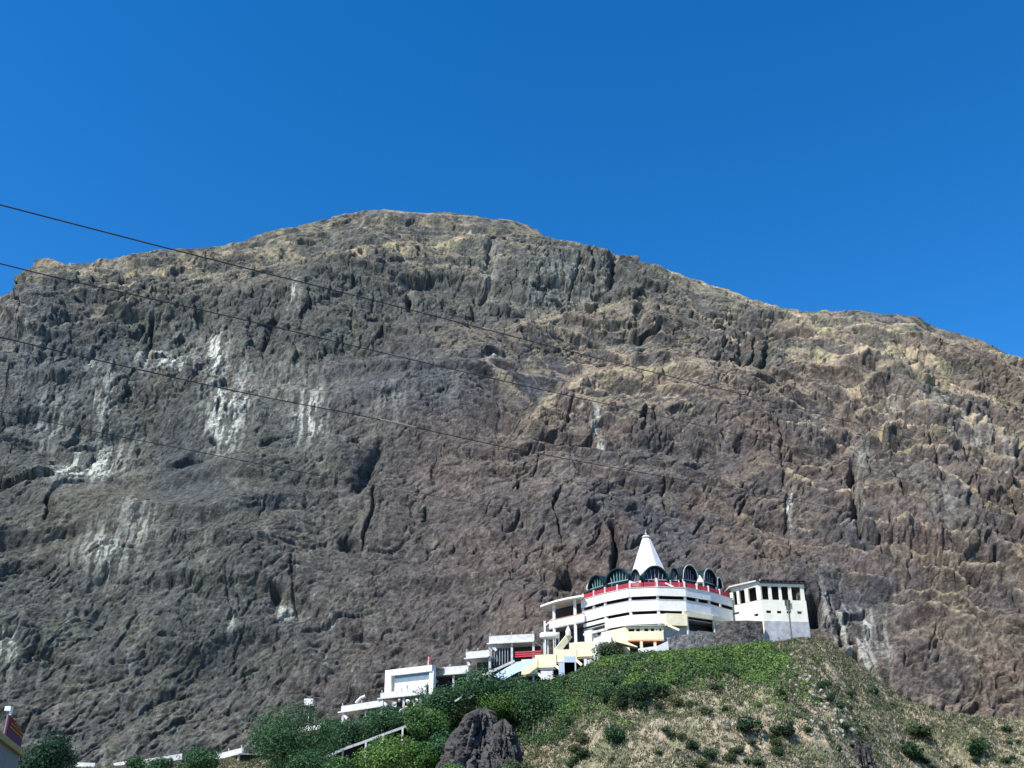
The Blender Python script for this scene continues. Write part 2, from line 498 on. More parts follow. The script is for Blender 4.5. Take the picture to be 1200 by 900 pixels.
def pit(cx, cy, rx, ry, depth, ang=0):
    c, s_ = math.cos(R(ang)), math.sin(R(ang))
    u = U-cx+w2x*1.5; v = V-cy+w2z*1.5
    a = (u*c+v*s_)/rx; b = (-u*s_+v*c)/ry
    D[:] -= depth*np.exp(-(a*a+b*b)**2)
for p, w, dp in [
 ([(97,556),(62,575),(52,612)],3,2.5), ([(437,560),(436,590),(426,615),(420,632)],3,3), ([(446,520),(430,545),(418,562)],6,3.5),
 ([(479,334),(481,362)],4,7), ([(554,345),(556,374)],3.5,4.5), ([(572,300),(577,325),(566,345)],5,4), ([(719,314),(717,332)],6,7),
 ([(690,312),(694,334)],2.5,3.5), ([(676,318),(668,346)],2.5,2.5), ([(900,400),(898,432)],5,6.5), ([(885,396),(884,412)],3.5,4), ([(868,395),(872,412)],3,3),
 ([(852,385),(850,405)],2.5,3), ([(768,478),(769,505)],4,4.5), ([(757,486),(752,510)],2.5,3), ([(998,543),(1000,572),(1006,612),(1008,625)],5,8), ([(1004,552),(1010,600)],2,4),
 ([(910,500),(919,545),(925,600),(930,640)],2.2,2.6), ([(1150,545),(1168,570),(1197,608)],3,4.5), ([(718,618),(722,640),(719,668)],4.5,6.5),
 ([(706,618),(692,640)],2.2,2.5), ([(946,660),(957,675),(963,690)],3,4), ([(972,690),(985,722),(988,745)],2.5,3),
 ([(56,386),(50,400),(44,412)],4.5,5), ([(178,368),(173,415)],3.5,4.5), ([(168,370),(140,388),(112,402),(100,414)],3.5,4), ([(322,372),(318,392),(308,410)],7,6.5),
 ([(344,655),(344,690),(347,712)],3,4.5), ([(267,680),(269,726)],2.2,3), ([(158,712),(146,735),(133,754)],3,3.5), ([(116,705),(106,718)],3.5,3.5),
 ([(45,742),(31,758)],4,3.5), ([(292,772),(278,800),(262,822)],2.5,2.5), ([(247,812),(234,828),(225,842)],2.5,2.5), ([(112,812),(96,838)],2.2,2.5), ([(36,826),(24,846),(14,860)],3,3),
 ([(778,560),(783,590)],2.5,3), ([(650,588),(658,620)],2,3), ([(608,600),(602,612)],3.5,3), ([(610,560),(608,572)],2.5,2.5), ([(1048,560),(1062,590)],2.5,3), ([(1086,520),(1098,546)],2.5,3.5),
 ([(1126,520),(1132,545)],3,4), ([(1140,470),(1146,486)],4,5), ([(1165,460),(1170,485)],4,5), ([(1195,512),(1196,535)],5,5), ([(1132,585),(1134,610)],2.5,3), ([(1168,650),(1167,672)],3,4),
 ([(1030,640),(1035,655)],2.5,2), ([(1146,588),(1152,605)],2.5,3), ([(415,408),(411,366)],2,2.4), ([(437,346),(434,366)],2,2.4), ([(585,450),(580,560)],3,.5), ([(290,385),(293,372)],3,3),
 ([(660,500),(672,470)],2,2), ([(720,472),(735,462)],2.2,2.5), ([(880,575),(866,590)],2,2.5), ([(825,600),(815,620)],2,2), ([(500,585),(494,600)],2,2.5), ([(512,525),(504,548)],2,2)]:
    crack(p, w, dp)
for p, dp, fd in [
 ([(-10,550),(20,555),(44,552),(62,550)],5,12), ([(10,568),(20,573),(32,575)],3.5,7), ([(80,566),(97,556),(108,553)],2.0,5), ([(330,637),(362,634),(384,622)],2.2,6), ([(392,630),(408,626),(424,628)],3.5,9),
 ([(430,632),(455,630),(480,616)],2.4,6), ([(560,428),(574,420),(592,417)],2.5,7), ([(733,384),(750,390),(772,384)],4,9), ([(705,366),(722,364)],2,5), ([(770,369),(792,370)],2.2,6),
 ([(634,505),(652,500)],3,8), ([(655,513),(680,510),(694,502),(699,488)],3.2,8), ([(705,489),(714,490)],3,6), ([(783,485),(792,483)],3,8), ([(800,542),(820,540)],2,5),
 ([(1056,444),(1068,450),(1080,458)],4.5,12), ([(1085,444),(1092,450)],4,11), ([(1116,557),(1136,560)],3.5,10), ([(1160,548),(1172,560)],4,16), ([(640,655),(665,667),(686,674)],2.8,8),
 ([(735,642),(745,638),(756,626)],3,8), ([(985,724),(996,712),(1015,699)],2.6,8), ([(968,714),(982,718)],2.0,6), ([(355,727),(372,722),(395,711),(444,703)],2.4,7), ([(314,710),(326,706)],2.6,8),
 ([(100,648),(130,640),(160,640),(190,645)],1.8,7), ([(205,528),(240,530)],1.8,7), ([(80,506),(96,502),(110,500)],2.5,7), ([(75,500),(92,490)],2.5,7), ([(408,516),(424,516)],3,6), ([(300,524),(335,512),(365,506)],1.4,5),
 ([(350,262),(395,255),(430,248)],2.6,7), ([(345,280),(368,283)],3,6), ([(470,262),(490,256)],2.5,5), ([(410,312),(430,303)],2,5), ([(1050,415),(1080,432),(1105,440)],3,9), ([(830,372),(852,378)],2.5,8),
 ([(1022,340),(1060,352),(1100,372)],1.5,5), ([(915,500),(930,502)],2,5), ([(880,450),(900,452)],3,8), ([(735,592),(745,590)],2.5,6), ([(690,598),(702,596)],3,7), ([(940,612),(948,614)],2,5), ([(1170,800),(1190,802)],2,5),
 ([(1095,360),(1104,366)],2.5,6), ([(905,345),(960,362)],1.3,4), ([(780,350),(815,365)],2,6), ([(1125,812),(1148,804)],2.5,6), ([(1128,775),(1134,785)],3,8), ([(1145,768),(1150,785)],3,12)]:
    undercut(p, dp, fd)
for p, dp, h, dr, cw in [
 ([(60,328),(140,320),(200,312),(262,298),(330,288)],1.8,8,22,.8), ([(95,375),(160,352),(230,335),(290,318)],1.6,8,20,.6), ([(330,310),(420,312),(520,290),(560,285)],1.6,10,24,.9),
 ([(600,384),(680,368),(740,362),(800,375)],1.8,14,20,.8), ([(610,505),(650,470),(700,440),(780,442),(860,445),(905,438)],2.2,16,25,.9), ([(740,315),(800,340),(850,356),(960,398),(1080,432),(1205,466)],2.0,12,24,.9),
 ([(985,512),(1010,476),(1040,462),(1100,478),(1205,515)],2.4,9,30,.7), ([(975,534),(1020,520),(1080,517),(1150,528),(1205,545)],2.6,8,26,.9), ([(1020,650),(1060,652),(1120,668),(1180,680),(1205,692)],2.4,8,26,.7),
 ([(530,402),(620,392),(690,385)],1.2,9,20,.6), ([(850,365),(1000,385),(1100,400),(1205,432)],2.0,8,18,.8), ([(900,470),(940,455),(1000,450)],1.5,8,20,.5), ([(1020,700),(1080,712),(1205,745)],1.8,7,26,.5),
 ([(1040,575),(1090,560),(1160,580),(1205,590)],1.5,6,20,.5), ([(430,330),(520,345),(600,350)],1.0,8,20,.3), ([(1080,480),(1140,498),(1205,530)],1.5,6,16,.5), ([(970,500),(990,470),(1020,440),(1050,428)],1.5,7,16,.5)]:
    bench(p, dp, h, dr, cw)
for a in [(662,684,10,17,8,12), (750,372,9,8,4,0), (408,628,12,7,4,0), (985,665,6,3.5,4,0), (1003,757,8,6,5,0), (1000,739,6,3.5,3.5,20), (250,515,4,5,3,0), (322,698,6,10,3,0), (1068,455,10,6,4,30), (235,364,6,5,3.5,-30), (257,384,7,4,3,-20),
          (1128,561,9,4,3,0), (305,395,12,20,3,20), (866,398,18,10,2.5,0), (954,716,9,13,12,0), (1045,442,6,8,2,0), (570,318,8,10,2,0), (868,520,6,4,2.5,0), (640,506,5,4,3,0)]:  # the pit right of the hall is added to deepen its cast shadow
    pit(*a)
# taper displacement at the silhouette rows so that the outline stays where it is, and beyond the frame
fade = 1-.45*sstep(.95, 1.0, tau)
Dn = D*fade
X = Xb+Nb[...,0]*Dn; Y = Yb+Nb[...,1]*Dn; Z = Zb+Nb[...,2]*Dn
# back side: gentle grassy plateau falling away
NBk = 60
k = np.linspace(0, 1, NBk+1)[1:, None]
Rbk = Rr[-1][None]+k*600
Xk = X[-1][None]*(1-k)+(Rbk*np.sin(cols)[None])*k + 0*k
Xk = X[-1][None]+(Rbk-Rr[-1][None])*np.sin(cols)[None]
Yk = Y[-1][None]+(Rbk-Rr[-1][None])*np.cos(cols)[None]
Zk = Z[-1][None]-k*60-(k**2)*330+fbm(Xk/30, Yk/30, 3, 77)*6*sstep(0, .2, k)
zsk = np.full((1, len(cols)), -14.0)
Xa = np.concatenate([X[:1], X, Xk]); Ya = np.concatenate([Y[:1], Y, Yk]); Za = np.concatenate([zsk, Z, Zk])
# --- colours by place, rock type, slope
n = normals(X, Y, Z)
if n[NR//2, len(cols)//2, 1] > 0: n = -n
nz = n[..., 2]
base_slope = Nb[..., 2]
f1 = fbm((SX+wx)/30, (SZ+wz)/30, 4, 51); f2 = fbm(SX/9, SZ/9, 4, 52); f3 = fbm((SX+w2x)/3, (SZ+w2z)/7, 3, 53); f4 = fbm(SX/1.5, SZ/1.5, 2, 54)
fv = fbm((SX+w2x*.6)/2.2, (SZ+wz)/26, 3, 55)
grey = np.array([.142,.150,.138]); brown = np.array([.205,.163,.135]); mauve = np.array([.178,.152,.140]); green = np.array([.150,.165,.125])
col = np.ones(U.shape+(3,))*grey
wb = np.clip(sstep(260, 640, U+wx*4+(V-500)*.25)*sstep(330, 470, V+f1*30)+.25*f1, 0, 1)
col = lerp3(col, mauve, wb)
col = lerp3(col, brown, np.clip(sstep(480, 680, U+wx*4)*sstep(360, 440, V+wz*3)*sstep(0, .5, f1*.8+f2*.4+.22), 0, 1))
col = lerp3(col, (.165,.160,.125), blob(160,585,120,45,-15)*.8)
col = lerp3(col, green, np.clip(sstep(.05, .6, f2*.8+f1*.3)*.55*(1-wb*.6), 0, 1))
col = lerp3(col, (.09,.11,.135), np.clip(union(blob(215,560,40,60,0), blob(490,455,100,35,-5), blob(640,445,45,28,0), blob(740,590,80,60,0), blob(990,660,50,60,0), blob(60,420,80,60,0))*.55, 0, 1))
col = lerp3(col, (.24,.17,.135), np.clip(sstep(.3,.7,fbm(SX/22,SZ/35,3,60)+.15)*.45*sstep(560,700,U)*sstep(480,560,V), 0, 1))
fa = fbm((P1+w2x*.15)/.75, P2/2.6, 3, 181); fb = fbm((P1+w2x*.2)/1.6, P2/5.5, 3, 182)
shade_stroke = np.clip(sstep(.22, .5, fa)*.8+sstep(.30, .55, fb)*.8, 0, 1)  # shade of small pits and creases painted into the rock colour
highlight_fleck = sstep(.35, .6, fbm(SX/.9, SZ/1.3, 3, 183))*sstep(-.1, .4, f2)  # bright highlights painted into the rock colour
col = col*(1-.42*shade_stroke)[..., None]*(1+.55*highlight_fleck)[..., None]*1.10
# vertical run-off staining
col = col*(1+.22*fv*np.where(nz < .5, 1, .4))[..., None]
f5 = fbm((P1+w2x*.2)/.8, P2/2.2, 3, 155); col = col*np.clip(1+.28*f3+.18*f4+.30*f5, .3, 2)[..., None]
# pale lichen and mineral washes
pale = np.zeros_like(U)
pm = [(100,530,45,26,-22,1.0),(70,545,20,12,-20,.7),(265,490,22,34,8,1.0),(285,465,12,40,0,.7),(252,412,14,30,0,.95),(200,420,42,16,-5,.8),(120,470,18,40,0,.45),(60,480,30,40,0,.35),(362,490,20,30,0,.75),(370,460,12,14,0,.5),
      (330,455,60,30,0,.25),(125,648,28,22,0,.75),(160,620,22,25,0,.55),(5,748,14,18,0,.7),(700,492,5,14,0,.9),(703,512,4,7,0,.9),(574,318,12,25,0,.45),(660,335,50,22,0,.3),(500,470,60,20,0,.10),(927,590,3,30,-3,.8),(926,575,3,14,0,.9),
      (1010,760,22,40,0,.6),(985,715,12,45,-10,.6),(965,700,8,26,-8,.5),(1015,720,10,22,0,.7),(1040,745,4,25,-8,.6),(965,510,3,30,-12,.5),(950,500,8,16,0,.6),(330,712,14,8,0,.6),(382,718,14,6,0,.45),(1060,600,30,40,0,.15),(345,360,6,12,20,.7),(270,728,5,10,0,.5),
      (480,345,5,14,0,.4),(580,425,12,4,-20,.8),(1108,475,60,20,15,.35),(1155,520,50,30,20,.35),(1045,470,12,10,0,.4),(1110,600,30,18,0,.3),(470,768,14,9,0,.5),(105,418,6,20,0,.6),(230,400,40,30,0,.3),(460,480,30,20,0,.25),(1010,552,10,50,0,.3),(30,400,40,60,0,.25),(447,265,4,8,0,.7),(552,268,10,5,0,.6)]
streak = sstep(-.12, .28, fbm((SX+w2x*.15)/1.5, SZ/15, 3, 61)+.42*fbm(SX/1.0, SZ/1.8, 3, 62))
for cx, cy, rx, ry, an, st in pm:
    c, s_ = math.cos(R(an)), math.sin(R(an))
    u = U-cx+w2x*1.3; v = V-cy+w2z*1.3
    d2 = ((u*c+v*s_)/rx)**2+((-u*s_+v*c)/ry)**2
    pale = np.maximum(pale, st*np.exp(-d2*.9))
pale = np.clip(pale*(.12+1.1*streak), 0, 1)
bigw = np.clip(sstep(.25, .75, fbm((SX+w2x*.4)/2.2, SZ/16, 3, 63))*sstep(.1,.5,f1+.1)*.30*(1-wb), 0, 1)
col = lerp3(col, (.62,.63,.54), np.maximum(pale, bigw))
# dry grass on ledges and gentle ground
upc = nz-base_slope
gm_ = sstep(.02, .28, upc+.16*f2)*sstep(-.6, .25, f1+.55*right+.5*sstep(330, 270, V)-.35*calm)
reg = union(blob(700,415,150,40,-5)*.75, blob(800,450,150,30,0)*.8, blob(700,470,80,30,-20)*.8, blob(560,420,60,20,0)*.5, blob(1090,520,110,20,5)*.6, blob(1000,400,200,35,15)*.75, blob(530,290,180,28,-3)*.65, blob(300,312,160,20,-12)*.6, blob(1120,700,100,40,5)*.5,
            blob(940,450,40,30,20)*.6, blob(800,560,120,30,0)*.25, blob(1150,780,90,50,0)*.35, blob(660,555,90,35,0)*.3)
gtop = sstep(.945, .985, tau+0*U+f2*.01)
gw = np.clip(np.maximum.reduce([bed_grass*sstep(-1.0,.1,f3+f4*.6+f2*.4),gm_*(.22+.9*reg+.25*right), bench_col*sstep(-.9,.0,f3+f4*.5)*1.1, reg*sstep(-.55,.35,f2+f4*.6+upc*1.6), gtop*.6*sstep(-.2,.6,f3+f2*.7)]), 0, 1)
gw *= 1-np.clip(pale*1.3, 0, 1)
gcol = lerp3(np.ones(U.shape+(3,))*np.array([.27,.215,.145]), (.22,.20,.115), sstep(-.2,.5,fbm(SX/12,SZ/12,2,70)))
gcol = gcol*(1+.25*f4+.15*f3)[...,None]
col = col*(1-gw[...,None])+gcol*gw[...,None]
# blue-black streaks in hand-placed spots, mostly over the carved clefts
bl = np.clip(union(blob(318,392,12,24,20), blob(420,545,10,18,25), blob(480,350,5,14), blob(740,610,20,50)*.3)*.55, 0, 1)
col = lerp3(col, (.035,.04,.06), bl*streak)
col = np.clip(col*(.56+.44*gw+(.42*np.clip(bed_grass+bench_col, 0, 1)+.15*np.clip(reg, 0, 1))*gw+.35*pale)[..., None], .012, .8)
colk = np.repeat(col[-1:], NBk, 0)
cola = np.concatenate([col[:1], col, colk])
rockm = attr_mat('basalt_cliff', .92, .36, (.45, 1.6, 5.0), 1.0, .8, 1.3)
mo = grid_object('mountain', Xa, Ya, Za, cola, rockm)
mo['kind'] = 'structure'
del wx, wz, a1, a2, a3, b1, b2

# ---- the spur the temple stands on
crest = np.array([(-700,960,215),(-200,930,205),(0,906,198),(100,902,199),(200,897,201),(270,892,202),(330,884,203),(400,862,203),(450,842,203),(500,822,203),(550,813,202),(600,813,200),(640,806,196),(680,792,191),(720,778,187),
   (760,773,185),(800,768,186),(845,763,189),(893,758,195),(945,748,202),(965,750,206),(1000,776,212),(1030,800,214),(1060,822,216),(1100,835,217),(1150,842,218),(1200,843,220),(1400,850,232),(2000,900,300)], float)
ca_, ct_ = az_t(crest[:,0], crest[:,1])
hc = np.concatenate([np.linspace(R(-55), R(-30), 50, endpoint=False), np.linspace(R(-30), R(30), 900), np.linspace(R(30), R(55), 51)[1:]])
def hill_params(az):
    return np.interp(az, ca_, ct_), np.interp(az, ca_, crest[:,2])
def hill_z(az, r, rough=True):
    t, rc = hill_params(az)
    zc = CAM[2]+t*rc
    x = r*np.sin(az); y = r*np.cos(az)
    drop = np.maximum(rc-r, 0)
    z = zc-.62*np.maximum(np.sqrt(drop*drop+9)-3, 0)
    back = np.maximum(r-rc, 0)
    z = z+.03*back
    if rough:
        w = sstep(0, 8, drop)
        z = z+w*(fbm(x/16, y/16, 3, 91)*2.4+fbm(x/4.5, y/4.5, 3, 92)*.9)+fbm(x/1.5, y/1.5, 2, 93)*.22*(.3+.7*w)
        # no hollow cut; dark shrubs stand in for the shade below the thicket
    return np.maximum(z, -1.2-.01*drop)
rows = np.concatenate([np.linspace(70, 135, 60, endpoint=False), np.linspace(135, 222, 520, endpoint=False), np.linspace(222, 262, 30)])
HA = np.repeat(hc[None], len(rows), 0); HR = np.repeat(rows[:,None], len(hc), 1)
HZ = hill_z(HA, HR)
HX = HR*np.sin(HA); HY = HR*np.cos(HA)
HU, HV = project(HX, HY, HZ)
def hollow(x, y, z):
    pass
q1 = fbm(HX/6, HY/6, 3, 95); q2 = fbm(HX/1.6, HY/1.6, 3, 96); q3 = fbm(HX/.6, HY/.6, 2, 97)
def band(u, v, pts, w):
    yy = np.interp(u, [p[0] for p in pts], [p[1] for p in pts])
    return yy-v
hcol = np.ones(HX.shape+(3,))*np.array([.29,.245,.17])
hcol = lerp3(hcol, (.15,.155,.085), sstep(-.3,.4,q1+q2*.4))
hcol = lerp3(hcol, (.36,.31,.22), sstep(.2,.6,q2-q1*.5)*.7)
hcol = hcol*(1+.3*q3)[...,None]
hcol = np.clip(hcol, .03, .6)
hillm = attr_mat('dry_hillside_soil', .95, .3, (.8, 4.0), .8, .25, 2.0)
ho = grid_object('hillside', HX, HY, HZ, hcol, hillm)
ho['kind'] = 'structure'

def hill_point(px, py):
    """where the sight line through a photo pixel meets the spur"""
    a, y, z = ray(px, py)
    az = math.atan2(float(a), float(y)); hyp = math.hypot(float(a), float(y)); t = float(z)/hyp
    rs = np.linspace(95, 240, 1500)
    hz = hill_z(np.full_like(rs, az), rs)
    hit = np.where(CAM[2]+rs*t <= hz)[0]
    r = rs[hit[0]] if len(hit) else float(hill_params(np.array([az]))[1][0])
    zz = float(hill_z(np.array([az]), np.array([r]))[0])
    return Vector((r*math.sin(az), r*math.cos(az), zz))

# ================================================================ BUILDINGS
def v2(p): return (p[0], p[1])
# ---- main temple hall
Z0 = zat(770, 690, 188.0)                                  # top slab
def fpt(px, py):
    return v2(at(px, py, y_for(px, py, Z0)))
fac = [fpt(*q) for q in [(683,704.5),(709,697),(738,691),(770,689.5),(802,690.5),(830,695.5),(856,703)]]
def zr(row): return zat(770, row, 188.0)
zl = {k: zr(k) for k in (682, 690, 699, 703.5, 716, 720, 732, 736, 750, 765, 775)}
temple = empty('temple_hall', (fac[3][0], fac[3][1], zl[775]), 'large white multi-storey cliffside temple hall with red railing, arched dark canopies and white spire', 'temple')
back = [(x+(x-fac[3][0])*-.05, y+14) for x, y in fac]
def body(name, m, z0, z1, inset):
    poly = [(x, y+inset) for x, y in fac]+[(fac[-1][0], 226), (fac[0][0], 226)]
    return MB().prism(poly, z0, z1).build(name, m, temple)
def bandpart(name, m, z0, z1, t=.3, out=0.0, segs=range(6), ext=.05):
    b = MB()
    for i in segs: b.seg(fac[i], fac[i+1], z0, z1, t, out, ext)
    return b.build(name, m, temple)
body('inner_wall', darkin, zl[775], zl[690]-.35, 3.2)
bandpart('parapet', white, zl[699], zl[690]+.15, .3, .45)
bandpart('parapet', white, zl[716], zl[703.5], .3, .25)
bandpart('coping', offwhite, zl[690]+.15, zl[690]+.27, .5, .55)
bandpart('coping', offwhite, zl[703.5], zl[703.5]+.08, .45, .33)
bandpart('parapet', hcream, zl[732]+.1, zl[720], .3, .3, segs=[1,2,3])
bandpart('wall', offwhite, zl[775], zl[732], .3, -.9, segs=[2,3])
body('terrace_floor', concrete, zl[690]-.32, zl[690]-.02, .1)
body('floor_slab', concrete, zl[703.5]-.9, zl[703.5]-.7, .1)
body('floor_slab', concrete, zl[720]-.9, zl[720]-.7, .1)
# red railing panels between white posts
for i in range(6):
    a, b = Vector(fac[i]), Vector(fac[i+1])
    for j in range(2):
        p = a.lerp(b, j*.5+.03); q = a.lerp(b, j*.5+.47)
        m_ = MB()
        for h in (0.30, .62, .94): m_.beam((p.x, p.y-.2, zl[690]+h), (q.x, q.y-.2, zl[690]+h), .07, .16)
        nb = 9
        for kk in range(nb):
            w = p.lerp(q, kk/(nb-1)); m_.beam((w.x, w.y-.2, zl[690]+.25), (w.x, w.y-.2, zl[690]+1.2), .12, .12)
        m_.beam((p.x, p.y-.2, zl[690]+1.16), (q.x, q.y-.2, zl[690]+1.16), .10, .12)
        m_.build('railing', red, temple)
    for j in (0, .5):
        p = a.lerp(b, j)
        if i in (0, 1, 4, 5) or j == 0:
            MB().box((p.x, p.y-.2), .32, .32, zl[690]+.2, zl[690]+1.45).build('railing_post', mat('pink_white_post', (.78,.62,.60), .7), temple)
# columns seen in the open slots
for i in range(6):
    a, b = Vector(fac[i]), Vector(fac[i+1])
    for j in ((0, .5) if i in (0, 4, 5) else (0,)):
        p = a.lerp(b, j)
        MB().box((p.x, p.y+.15), .5, .5, zl[716], zl[690]-.3).build('column', white, temple)
        if i in (1, 2, 3): MB().box((p.x, p.y+.15), .5, .5, zl[732], zl[716]).build('column', white, temple)
# left face lower down: tall pier, recess, grey wall
def Fp(px, i, out=0.0):
    """point on facet i at photo column px"""
    a, b = Vector(fac[i]), Vector(fac[i+1])
    best = min(range(101), key=lambda k: abs(project(*(a.lerp(b, k/100)), Z0)[0]-px))
    p = a.lerp(b, best/100); return (p.x, p.y-out)
a = Fp(686, 0); b = Fp(694, 0)
MB().seg(a, b, zl[775], zr(728), 1.6, .5).build('pier', white, temple)
a = Fp(694, 0); b = Fp(710, 1)
MB().seg(a, b, zr(744), zr(733), .3, -1.2).build('wall', concrete, temple)
MB().seg(Fp(684, 0), Fp(712, 1), zr(733), zr(730), .5, .4).build('lintel', offwhite, temple)
MB().seg(Fp(684,0), Fp(712,1), zr(722.5), zr(718.5), .3, .28).build('parapet', white, temple)
# right faces: cream wall, lintel and the large opening
cr = MB(); cr.seg(Fp(776, 3), Fp(801, 3), zr(734), zr(720), 1.2, .9); cr.build('wall', cream, temple)
MB().seg(Fp(797, 3), fac[5], zr(722), zr(716.5), .6, .6).seg(fac[5], fac[6], zr(722), zr(716.5), .6, .6).build('lintel', cream, temple)
MB().seg(Fp(833, 5), fac[6], zr(752), zr(718), .5, .4).build('wall', cream, temple)
for px in (802, 833):
    i = 4 if px < 830 else 5
    MB().box(Fp(px, i, .3), .45, .45, zr(745), zr(721)).build('column', cream, temple)
MB().seg(Fp(800, 3), Fp(836, 5), zr(765), zr(739), .5, .7).build('wall', concrete, temple)
# brackets under the cream wall
MB().beam((*Fp(779,3,1.0), zr(734)), (*Fp(790,3,3.0), zr(742)), .3, .35).build('bracket', cream, temple)
# projecting porch
Yp = 184.5
pa, pb = v2(at(735.5, 742, Yp+.4)), v2(at(777.5, 742, Yp))
zp = lambda r_: zat(760, r_, Yp)
po = MB(); po.seg(pa, pb, zp(749.5), zp(739.5), .3); po.seg(pa, pb, zp(736.2), zp(733.5), .3)
for f_ in (0, .22, .38, .44, .62, .78, .86, .98):
    w = Vector(pa).lerp(Vector(pb), f_); po.box((w.x, w.y+.15), .42, .28, zp(740), zp(735.5))
po.build('porch_front', cream, temple)
MB().prism([pa, pb, (pb[0], pb[1]+6), (pa[0], pa[1]+6)], zp(751.0), zp(749.6)).build('porch_floor', orange, temple)
MB().prism([(pa[0]-.3, pa[1]-.5), (pb[0]+.3, pb[1]-.5), (pb[0]+.3, pb[1]+6), (pa[0]-.3, pa[1]+6)], zp(733.4), zp(732.6)).build('porch_roof', offwhite, temple)
MB().seg((pa[0], pa[1]+3), (pb[0], pb[1]+3), zp(775), zp(733.5), .3).build('porch_wall', darkin, temple)
for px in (751.5, 767.5):
    q = at(px, 755, Yp+.5); MB().box(q, .5, .5, zp(768), zp(750.8)).build('column', cream, temple)
# wall under slot on the middle facets, rising stair wall to its left
for px0, r0, px1, r1, zb, ext in [(705,741,737,734,768,0), (696,748,716,743,775,0)]:
    p = at(px0, r0, 187.5); q = at(px1, r0, 185.8)
    MB().add([(p.x,p.y,zr(zb)),(q.x,q.y,zr(zb)),(q.x,q.y,zat(px1,r1,q.y)),(p.x,p.y,zat(px0,r0,p.y)),(p.x,p.y+2,zr(zb)),(q.x,q.y+2,zr(zb)),(q.x,q.y+2,zat(px1,r1,q.y)),(p.x,p.y+2,zat(px0,r0,p.y))],
             [(0,1,2,3),(7,6,5,4),(0,4,5,1),(1,5,6,2),(2,6,7,3),(3,7,4,0)]).build('stair_wall', cream if px0 > 700 else white, temple)
# yellow sun canopy on the left end of the porch
p = at(722, 752, 184.5); q = at(747, 758.5, 181.0); 
MB().add([(p.x,p.y,p.z),(q.x,q.y,q.z),(q.x,q.y+2,q.z+.1),(p.x,p.y+4,p.z+.1),(p.x,p.y,p.z+.9),(q.x,q.y,q.z+.15),(q.x,q.y+2,q.z+.2),(p.x,p.y+4,p.z+1.0)],
         [(3,2,1,0),(4,5,6,7),(0,1,5,4),(1,2,6,5),(2,3,7,6),(3,0,4,7)]).build('entrance_canopy', cream, temple)
# --- left wing with thin curved roof
zw = zat(683, 697, 196.0)
wing_px = [(633,709.5),(641,706.5),(652,703),(664,700.2),(676,698),(684,697)]
wr = [v2(at(px, py, y_for(px, py, zw))) for px, py in wing_px]
MB().prism([(x, y) for x, y in wr]+[(wr[-1][0], wr[-1][1]+8), (wr[0][0]+1.5, wr[0][1]+5)], zw-.35, zw).build('wing_roof', white, temple)
zb1 = zat(660, 720, 198.0); zb0 = zat(660, 729.5, 198.0)
wl, wrr = (wr[1][0]+.4, wr[1][1]+1.2), (wr[-1][0], wr[-1][1]+1.0)
MB().seg(wl, wrr, zb0, zb1, .3).build('balcony', white, temple)
MB().seg(wl, wrr, zb1, zb1+.12, .5, .08).build('coping', orange, temple)
MB().prism([wl, wrr, (wrr[0], wrr[1]+6), (wl[0], wl[1]+4)], zb0-.15, zb0+.1).build('floor_slab', concrete, temple)
MB().seg((wl[0]+1, wl[1]+4.2), (wrr[0], wrr[1]+5), zl[775]-4, zw-.35, .3).build('inner_wall', darkin, temple)
for px in (647.5, 673.5):
    t = (px-641)/(684-641); w = Vector(wl).lerp(Vector(wrr), t)
    MB().box((w.x, w.y+.3), .55, .55, zl[775]-3, zw-.35).build('column', white, temple)
MB().box((wl[0]-.9, wl[1]+.3), .4, .4, zl[775]-4, zat(640, 722, 200)).build('column', white, temple)
MB().beam((wl[0]-.9, wl[1]+.3, zat(638,727,199)), (wl[0]+.8, wl[1], zat(645,719,199)), .3, .3).build('bracket', offwhite, temple)
# sagging white awning over the stair head
aw = MB(); q = at(644, 743, 195)
aw.lathe((q.x, q.y, zat(644,748,195)), [(1.5,-.1),(1.85,.05),(1.95,.3),(1.9,.9),(1.7,1.05)], 14, 0, .55)
aw.build('awning', white, temple, True)
for px in (637.5, 642, 650, 655): 
    p = at(px, 755, 195.2); MB().box(p, .28, .28, p.z-2.5, p.z+2.3).build('post', offwhite, temple)
